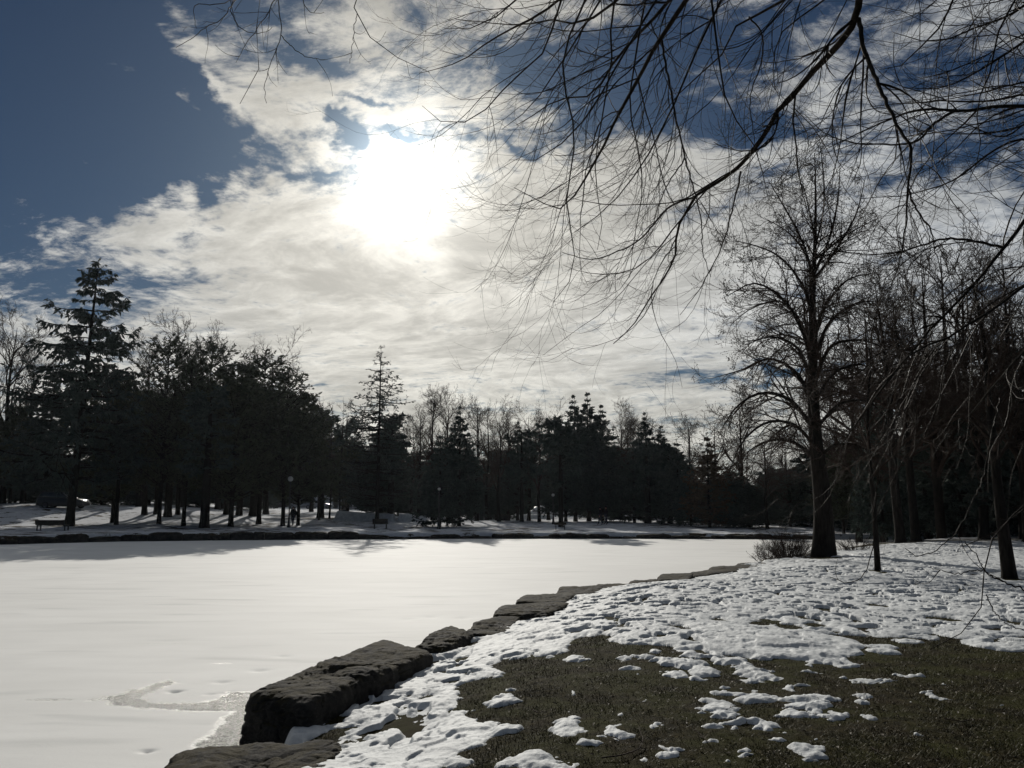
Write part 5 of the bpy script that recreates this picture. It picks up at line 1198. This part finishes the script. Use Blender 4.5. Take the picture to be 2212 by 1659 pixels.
def bin_(px, dist, label):
    x, y, z = put(px, dist); root = empty('litter_bin', (x, y, z))
    m = MB(); m.lathe([(.001, -.05), (.24, -.05), (.26, .02), (.29, .72), (.30, .74), (.001, .74)], n=18); m.build('body', M_BLACK, root, True)
    l = MB(); l.lathe([(.32, .74), (.32, .78), (.27, .90), (.16, .99), (.001, 1.02)], n=18); l.build('lid', M_CHROME, root, True)
    tag(root, label, 'litter bin')
bin_(1040, 96, 'round litter bin with a shiny domed lid on the snow')
def rock(px, dist, w, h, label, seed):
    x, y, z = put(px, dist); V, Qd = stone_mesh([(-w, -w * .6), (w, -w * .5), (w * .9, w * .5), (-w * .8, w * .6)], -.15, h, seed, n=18, rough=.08)
    o = mk('boulder', V, [Qd], M_STONE); o.location = (x, y, z); tag(o, label, 'boulder')
rock(1086, 98, .95, .75, 'dark boulder on the far snow, left of the white truck', 301)

# vehicles ---------------------------------------------------------------
def extrude(prof, w, inset=0.0, bulge=None):
    """side profile (x, z) closed polygon -> body of width w with softened edges"""
    p = np.array(prof, float); n = len(p); c = p.mean(0)
    ys = [(-w / 2, .94), (-w / 2 + .05, .99), (-w / 2 + .14, 1.0), (w / 2 - .14, 1.0), (w / 2 - .05, .99), (w / 2, .94)]
    rows = []
    for y, s in ys:
        q = c + (p - c) * s
        yy = np.full(n, y)
        if bulge is not None: yy = y * (1 - bulge * np.clip((q[:, 1] - .9) / .6, 0, 1))
        rows.append(np.stack([q[:, 0], yy, q[:, 1]], 1))
    V = np.concatenate(rows); k = len(ys); i = np.arange(k - 1)[:, None] * n; j = np.arange(n)[None]
    Q = np.stack([i + j, i + (j + 1) % n, i + n + (j + 1) % n, i + n + j], -1).reshape(-1, 4)
    return V, Q, np.arange(n)[None][:, ::-1], (np.arange(n) + (k - 1) * n)[None]
def wheels(root, xs, w, r, width=.21):
    for x in xs:
        for s in (-1, 1):
            a = MB(); a.lathe([(r * .62, -width / 2), (r * .93, -width / 2), (r, -width / 2 + .03), (r, width / 2 - .03), (r * .93, width / 2), (r * .62, width / 2)], n=20)
            V = np.concatenate(a.V); V = V[:, [0, 2, 1]] + [x, s * (w / 2 - width / 2 + .02), r]; F = [np.concatenate(f) for f in a.F.values()]
            wh = mk('wheel', V, F, M_RUBBER, root)
            a = MB(); a.lathe([(.001, .05), (r * .2, .07), (r * .3, .03), (r * .60, .05), (r * .64, .09)], n=14); V = np.concatenate(a.V)[:, [0, 2, 1]]; V[:, 1] *= s
            mk('rim', V + [x, s * (w / 2 + .015 - .09), r], [np.concatenate(f) for f in a.F.values()], M_SILVER, wh)
def car(px, dist, kind, paint, label, rz=0.0, zoff=0.0):
    x, y, z = put(px, dist); root = empty('parked_car', (x, y, z + zoff), rz)
    if kind == 'sedan':
        body = [(-2.25, .28), (-2.3, .5), (-2.22, .88), (-1.9, .98), (-1.55, 1.02), (-.2, 1.0), (.85, .98), (1.6, .88), (2.1, .74), (2.28, .55), (2.25, .28), (1.85, .2), (1.75, .2), (-1.8, .2)]
        cab = [(-1.75, .95), (-1.35, 1.32), (-1.0, 1.43), (-.3, 1.47), (.15, 1.43), (.5, 1.28), (1.02, .95)]; w = 1.78; wx = (-1.38, 1.38); r = .33
    else:
        body = [(-2.3, .32), (-2.36, .6), (-2.3, 1.05), (-1.9, 1.1), (-.2, 1.1), (.85, 1.08), (1.7, 1.0), (2.15, .88), (2.32, .65), (2.3, .32), (1.85, .24), (-1.8, .24)]
        cab = [(-2.28, 1.05), (-2.15, 1.45), (-1.95, 1.66), (-1.2, 1.72), (-.2, 1.72), (.2, 1.66), (.55, 1.45), (1.05, 1.05)]; w = 1.85; wx = (-1.4, 1.42); r = .36
    V, Q, c0, c1 = extrude(body, w); mk('body', V, [Q, c0, c1], paint, root)
    V, Q, c0, c1 = extrude(cab, w * .93, bulge=.16); gl = mk('windows', V, [Q, c0, c1], M_GLASS, root)
    # roof panel and pillars over the glass
    top = max(p[1] for p in cab); rp = [p for p in cab if p[1] > top - .16]
    x0, x1 = rp[0][0], rp[-1][0]; m = MB(); hw = w * .93 / 2 * .84
    m.add([(x0, -hw, top - .13), (x1, -hw, top - .13), (x1 - .1, -hw * .95, top + .015), (x0 + .15, -hw * .95, top + .015), (x0, hw, top - .13), (x1, hw, top - .13), (x1 - .1, hw * .95, top + .015), (x0 + .15, hw * .95, top + .015)],
          [np.array([[0, 1, 2, 3], [7, 6, 5, 4], [3, 2, 6, 7], [0, 3, 7, 4], [1, 5, 6, 2]])]); m.build('roof', paint, root)
    m = MB()
    for s in (-1, 1):
        for a, b in ((cab[0], rp[0]), (cab[-1], rp[-1])): m.tube([(a[0], s * w * .46, a[1]), (b[0], s * hw * 1.02, top - .1)], .035, 5)
        m.tube([(-.35, s * w * .455, .98), (-.38, s * hw * 1.02, top - .1)], .035, 5)
    m.build('pillars', paint, root)
    wheels(root, wx, w, r)
    for s in (-1, 1):
        m = MB(); m.box((body[7][0] + .42 if kind == 'sedan' else 2.16, s * .62, .70 if kind == 'sedan' else .82), (.16, .36, .13)); m.build('headlight', M_LENS, root)
        m = MB(); m.box((-2.24, s * .66, .80 if kind == 'sedan' else .95), (.12, .30, .14)); m.build('tail_light', M_RED, root)
        m = MB(); m.box((.72, s * (w / 2 + .06), 1.04 if kind == 'sedan' else 1.14), (.12, .16, .12)); m.build('mirror', paint, root)
    for X_, nm in ((2.27, 'bumper'), (-2.3, 'bumper')): m = MB(); m.box((X_, 0, .42), (.12, w * .92, .2)); m.build(nm, paint, root)
    tag(root, label, 'car')
car(136, 87, 'suv', M_BLACK, 'dark car parked on the embankment behind the tall ragged spruce', .04, -.02)
car(650, 150, 'suv', M_SILVER, 'car with a gleaming roof parked beyond the walker', math.pi + .05)
car(612, 152, 'sedan', M_BLACK, 'dark low car just left behind the one with the gleaming roof', .05)
car(693, 154, 'sedan', M_SILVER, 'low car half hidden by the trunk right of the gleaming roof', 0.0)
def truck(px, dist, label, rz):
    x, y, z = put(px, dist); root = empty('box_truck', (x, y, z), rz)
    m = MB(); m.box((-1.3, 0, 1.95), (4.9, 2.3, 2.15)); m.build('cargo_box', M_WHITEP, root)
    m = MB(); m.box((-1.2, 0, .72), (5.2, 1.9, .25)); m.box((-2.6, 0, .5), (1.2, 2.1, .12)); m.build('chassis', M_BLACK, root)
    cab = [(1.25, .45), (1.25, 2.25), (1.6, 2.38), (2.1, 2.32), (2.75, 1.55), (3.3, 1.35), (3.5, 1.1), (3.5, .45)]
    V, Q, c0, c1 = extrude(cab, 2.0); mk('cab', V, [Q, c0, c1], M_WHITEP, root)
    m = MB()
    for s in (-1, 1): m.add([(1.65, s * 1.01, 1.35), (2.65, s * 1.01, 1.35), (2.15, s * .98, 2.1), (1.65, s * .98, 2.1)], [np.array([[0, 1, 2, 3]])])
    m.add([(2.80, -.85, 1.52), (2.80, .85, 1.52), (2.17, .8, 2.26), (2.17, -.8, 2.26)], [np.array([[0, 1, 2, 3]])]); m.build('windows', M_GLASS, root)
    wheels(root, (-2.2, 2.5), 2.0, .42, .26)
    for s in (-1, 1):
        m = MB(); m.box((3.5, s * .72, .85), (.08, .3, .2)); m.build('headlight', M_LENS, root)
        m = MB(); m.box((2.25, s * 1.16, 1.6), (.12, .1, .4)); m.tube([(2.25, s * 1.0, 1.6), (2.25, s * 1.16, 1.6)], .02, 5); m.build('mirror', M_CHROME, root)
    root.scale = (1, 1, .80); tag(root, label, 'truck')
truck(1183, 138, 'white box truck parked facing left beyond the far path', math.pi + .06)

# a low house with a porch far back between the trunks
def house(px, dist):
    x, y, z = put(px, dist); root = empty('house', (x, y, z), .02)
    m = MB(); m.box((0, 4.2, 1.5), (9, 6, 3.0)); m.build('wall', simple('pale_siding', (.40, .42, .44), .8, .08), root)
    m = MB(); m.add([(-5, -.2, 2.95), (5, -.2, 2.95), (5, 7.6, 2.95), (-5, 7.6, 2.95), (-5, 3.7, 5.0), (5, 3.7, 5.0), (-5, -.2, 2.8), (5, -.2, 2.8)], [np.array([[0, 1, 5, 4], [2, 3, 4, 5], [6, 7, 1, 0]]), np.array([[1, 2, 5], [3, 0, 4]])]); m.build('roof', simple('dark_shingle', (.05, .05, .055), .9, .2), root)
    for X_ in (-3.6, -2.2, -.8, .8, 2.2, 3.6): m = MB(); m.lathe([(.12, 0), (.12, .15), (.09, .2), (.08, 2.65), (.12, 2.72), (.12, 2.85)], (X_, .15, 0), 10); m.build('column', M_WHITEP, root, True)
    for X_ in (-2.6, 2.6): m = MB(); m.box((X_, 1.17, 1.6), (1.1, .08, 1.2)); w = m.build('window', M_WHITEP, root); g_ = MB(); g_.box((X_, 1.12, 1.6), (.95, .04, 1.05)); g_.build('pane', M_GLASS, w)
    m = MB(); m.box((0, 1.17, 1.05), (.95, .08, 2.1)); m.build('door', M_WOOD, root)
    tag(root, 'low pale house with a columned porch far back between the trunks', 'house')
house(722, 165)
# snow pushed into a bank, its near side in the shade
def bank(px, dist, w, h, seed, skew=0):
    x, y, z = put(px, dist); n = 60; u, v = np.meshgrid(np.linspace(-1, 1, n), np.linspace(-1, 1, n)); u, v = u.ravel(), v.ravel()
    hh = h * sstep(1, .86, np.abs(u)) * sstep(-1, -.1, v) * sstep(1, .2, v) * (1 + .12 * skew * u) * (1 + .15 * (fbm(u * 3 + 5, v * 3, oct=3, seed=seed) - .5)) - .12
    X_, Y_ = x + u * w / 2, y + v * 1.5; Z_ = ground_z(X_, Y_) + hh
    i = np.arange(n - 1)[:, None] * n; j = np.arange(n - 1)[None]
    structure(mk('snow_bank', np.stack([X_, Y_, Z_], 1), [np.stack([i + j, i + j + 1, i + n + j + 1, i + n + j], -1).reshape(-1, 4)], M_SNOW))
bank(790, 86, 6.6, .95, 401, -1)
bank(893, 86, 3.2, .85, 402, -1)
bank(1150, 128, 7.0, .8, 403)

# people -------------------------------------------------------------------
def person(px, dist, facing, stride, label, coat=None, legs=None, H=1.74, seed=0, parka=True):
    """one continuous figure grown with a skin modifier; clothes and hair are children"""
    x, y, z = put(px, dist); s = H / 1.74; rng = np.random.default_rng(seed)
    st = stride
    J = dict(pelvis=(0, 0, .95), waist=(.0, 0, 1.10), chest=(.02, 0, 1.30), neck=(.01, 0, 1.47), neck2=(.02, 0, 1.53), skull=(.035, 0, 1.63), crown=(.02, 0, 1.70),
             hipl=(0, .10, .90), kneel=(st * .45 + .03, .10, .50), ankl=(st * .9, .10, .09), toel=(st * .9 + .17, .11, .035),
             hipr=(0, -.10, .90), kneer=(-st * .15 + .04, -.10, .50), ankr=(-st * .9, -.10, .11), toer=(-st * .9 + .16, -.11, .035),
             shl=(.0, .19, 1.43), ell=(-st * .5 - .02, .25, 1.14), wrl=(-st * .55 + .10, .25, .90), shr=(.0, -.19, 1.43), elr=(st * .35 - .03, -.25, 1.14), wrr=(st * .6 + .08, -.24, .90),
             pal=(-st * .55 + .12, .245, .84), par=(st * .6 + .10, -.235, .84))
    Rr = dict(pelvis=.13, waist=.125, chest=.135, neck=.058, neck2=.058, skull=.092, crown=.07, hipl=.095, kneel=.065, ankl=.045, toel=.035, hipr=.095, kneer=.065, ankr=.045, toer=.035,
              shl=.065, ell=.045, wrl=.030, shr=.065, elr=.045, wrr=.030, pal=.032, par=.032)
    E = [('pelvis', 'waist'), ('waist', 'chest'), ('chest', 'neck'), ('neck', 'neck2'), ('neck2', 'skull'), ('skull', 'crown'), ('pelvis', 'hipl'), ('hipl', 'kneel'), ('kneel', 'ankl'), ('ankl', 'toel'),
         ('pelvis', 'hipr'), ('hipr', 'kneer'), ('kneer', 'ankr'), ('ankr', 'toer'), ('chest', 'shl'), ('shl', 'ell'), ('ell', 'wrl'), ('wrl', 'pal'), ('chest', 'shr'), ('shr', 'elr'), ('elr', 'wrr'), ('wrr', 'par')]
    # five fingers on each hand
    for hnd, sg in (('pal', 1), ('par', -1)):
        b = np.array(J[hnd])
        for f_, (dx, ln) in enumerate([(.028, .062), (.010, .072), (-.008, .068), (-.026, .054)]):
            n1_, n2_ = f'{hnd}f{f_}a', f'{hnd}f{f_}b'; J[n1_] = tuple(b + [dx, 0, -.045]); J[n2_] = tuple(b + [dx + .008, -sg * .012, -.045 - ln]); Rr[n1_] = .010; Rr[n2_] = .007; E += [(hnd, n1_), (n1_, n2_)]
        J[hnd + 't'] = tuple(b + [.052, -sg * .01, -.03]); Rr[hnd + 't'] = .010; E += [(hnd, hnd + 't')]
    J['nose'] = (.135, 0, 1.615); Rr['nose'] = .014; E.append(('skull', 'nose'))
    for s_ in (-1, 1): J[f'ear{s_}'] = (.02, s_ * .098, 1.62); Rr[f'ear{s_}'] = .018; E.append(('skull', f'ear{s_}'))
    def skin(name, keys, edges, rad, mat, parent, root_key):
        me = bpy.data.meshes.new(name); idx = {k: i for i, k in enumerate(keys)}
        me.from_pydata([tuple(c * s for c in J[k]) for k in keys], [(idx[a], idx[b]) for a, b in edges], []); me.materials.append(mat)
        o = bpy.data.objects.new(name, me); COL.objects.link(o)
        if parent: o.parent = parent
        md = o.modifiers.new('skin', 'SKIN'); md.use_smooth_shade = True
        for k in keys:
            sv = me.skin_vertices[0].data[idx[k]]; sv.radius = (rad(k) * s, rad(k) * s); sv.use_root = (k == root_key)
        sb = o.modifiers.new('sub', 'SUBSURF'); sb.levels = 1; sb.render_levels = 1
        return o
    root = empty('person', (x, y, z + .01), facing)
    skin('body', list(J), E, lambda k: Rr[k], M_SKIN, root, 'pelvis')
    ck = ['pelvis', 'waist', 'chest', 'neck', 'shl', 'ell', 'wrl', 'shr', 'elr', 'wrr']; ce = [e for e in E if e[0] in ck and e[1] in ck]
    J['hem'] = (0, 0, .70); J['pelvis_'] = J['pelvis']
    skin('coat', ck + ['hem'], ce + [('pelvis', 'hem')], lambda k: {'pelvis': .19, 'waist': .175, 'chest': .18, 'neck': .085, 'hem': .20}.get(k, Rr.get(k, .05) + .022), coat or M_COAT, root, 'pelvis')
    tk = ['pelvis', 'hipl', 'kneel', 'ankl', 'hipr', 'kneer', 'ankr']; te = [e for e in E if e[0] in tk and e[1] in tk]
    skin('trousers', tk, te, lambda k: Rr[k] + .018, legs or M_JEAN, root, 'pelvis')
    for a, b in (('ankl', 'toel'), ('ankr', 'toer')): skin('shoe', [a, b], [(a, b)], lambda k: Rr[k] + .014, M_RUBBER, root, a)
    m = MB(); m.lathe([(.001, .115), (.05, .108), (.085, .08), (.105, .03), (.108, -.02), (.10, -.05)], (.02 * s, 0, 1.645 * s), 16); m.build('hat', coat or M_COAT, root, True)
    for s_ in (-1, 1): e_ = MB(); e_.lathe([(.001, .012), (.009, .008), (.012, 0), (.009, -.008), (.001, -.012)], (.112 * s, s_ * .034 * s, 1.635 * s), 8); e_.build('eye', M_BLACK, root, True)
    e_ = MB(); e_.box((.118 * s, 0, 1.575 * s), (.012, .05, .01)); e_.build('mouth', M_HAIR, root)
    tag(root, label, 'person')
person(634, 76, -1.9, .22, 'person in a long dark coat walking beside the globe lamp', seed=1)
person(1297, 82, 2.6, .20, 'left one of two walkers in dark clothes in the shade of the far bank', seed=2, H=1.70)
person(1309, 82.4, 2.7, -.18, 'right one of two walkers in dark clothes in the shade of the far bank', seed=3, H=1.78)

# fallen twigs on the near grass
def fallen(pts, r, label, seed):
    rng = np.random.default_rng(seed); q = []
    for px, py in pts:
        p = on_ground(px, py); q.append(p + [0, 0, .018 + rng.uniform(0, .012)])
    q = np.array(q); c = q[0].copy(); P, R = chain(q - c, np.linspace(r, r * .35, len(q)), 22); P = P + rng.normal(size=P.shape) * .002
    l = grow(P, R, 3, rng, .3, .95, (25, 50), .25, .6, 5, .6, .4, -.02, .08, .3, .0012)
    V, Q = merge([(P, R, 6), (*l, 4)]); o = mk('fallen_twig', V, [Q], M_TWIG); o.location = c; tag(o, label, 'twig')
fallen([(1300, 1648), (1345, 1641), (1375, 1628), (1389, 1608), (1384, 1590), (1380, 1575)], .005, 'long fallen twig curled like a hook on the brown grass near the bottom', 1)
fallen([(1570, 1540), (1590, 1532), (1612, 1530)], .004, 'short twig beside the long snow patch right of centre', 2)
fallen([(1880, 1620), (1905, 1634), (1930, 1642)], .004, 'thin twig alone on the grass at the lower right', 3)
fallen([(1500, 1585), (1520, 1600), (1534, 1618)], .004, 'twig poking from the small snow patch below centre right', 4)
fallen([(1860, 1480), (1868, 1500), (1866, 1516)], .004, 'upright looking twig on the grass below the main snow edge', 5)
fallen([(2040, 1560), (2075, 1566), (2110, 1560), (2140, 1566)], .0035, 'straight twig lying flat near the right edge', 6)
fallen([(1150, 1540), (1172, 1548), (1190, 1544)], .004, 'small twig on the brown grass right of the trampled snow', 7)
# dead leaves and scraps in the grass
rg = np.random.default_rng(77); N = 2600
dd = 5.3 * (14 / 5.3) ** rg.random(N); X = rg.uniform(-.3, .65, N) * dd; Y = dd; k = (snow_mask(X, Y) < -.01) & (poly_sd(np.stack([X, Y], 1), LAND_NEAR) > .6); X, Y = X[k], Y[k]; n = len(X)
Z = ground_z(X, Y) + lawn_bump(X, Y) + .012; a = rg.uniform(0, 6.28, n); L_ = rg.uniform(.006, .022, n)
d1 = np.stack([np.cos(a), np.sin(a), rg.uniform(-.4, .4, n)], 1) * L_[:, None]; d2 = np.stack([-np.sin(a), np.cos(a), rg.uniform(-.4, .4, n)], 1) * L_[:, None] * .45; c = np.stack([X, Y, Z], 1)
up = np.array([0, 0, .006])
V = np.stack([c - d1, c - d2 + up, c + d1, c + d2 + up], 1).reshape(-1, 3)
o = mk('leaf_litter', V, [np.arange(n * 4).reshape(-1, 4)], simple('dead_leaf', (.075, .055, .03), .7, .5, 20), smooth=False); o['kind'] = 'stuff'; tag(o, 'scraps of dead leaf scattered through the bare grass', 'leaves')

# ------------------------------------------------------------------ thin volume added to imitate lens veil over the dark trees
m_h = bpy.data.materials.new('veil_haze'); m_h.use_nodes = True; nt = m_h.node_tree; nt.nodes.clear()
ho = nt.nodes.new('ShaderNodeOutputMaterial'); hv = nt.nodes.new('ShaderNodeVolumePrincipled')
hv.inputs['Color'].default_value = (.82, .90, 1.0, 1); hv.inputs['Density'].default_value = 0.00006; hv.inputs['Anisotropy'].default_value = 0.55
nt.links.new(hv.outputs[0], ho.inputs['Volume'])
b_ = MB(); b_.box((0, 445, 17), (6500, 930, 37)); hz_ = b_.build('veil_haze', m_h); hz_['kind'] = 'stuff'
tag(hz_, 'thin volume added over the pond and the far woods to imitate lens veil', 'veil_haze')
scene.cycles.volume_bounces = 0
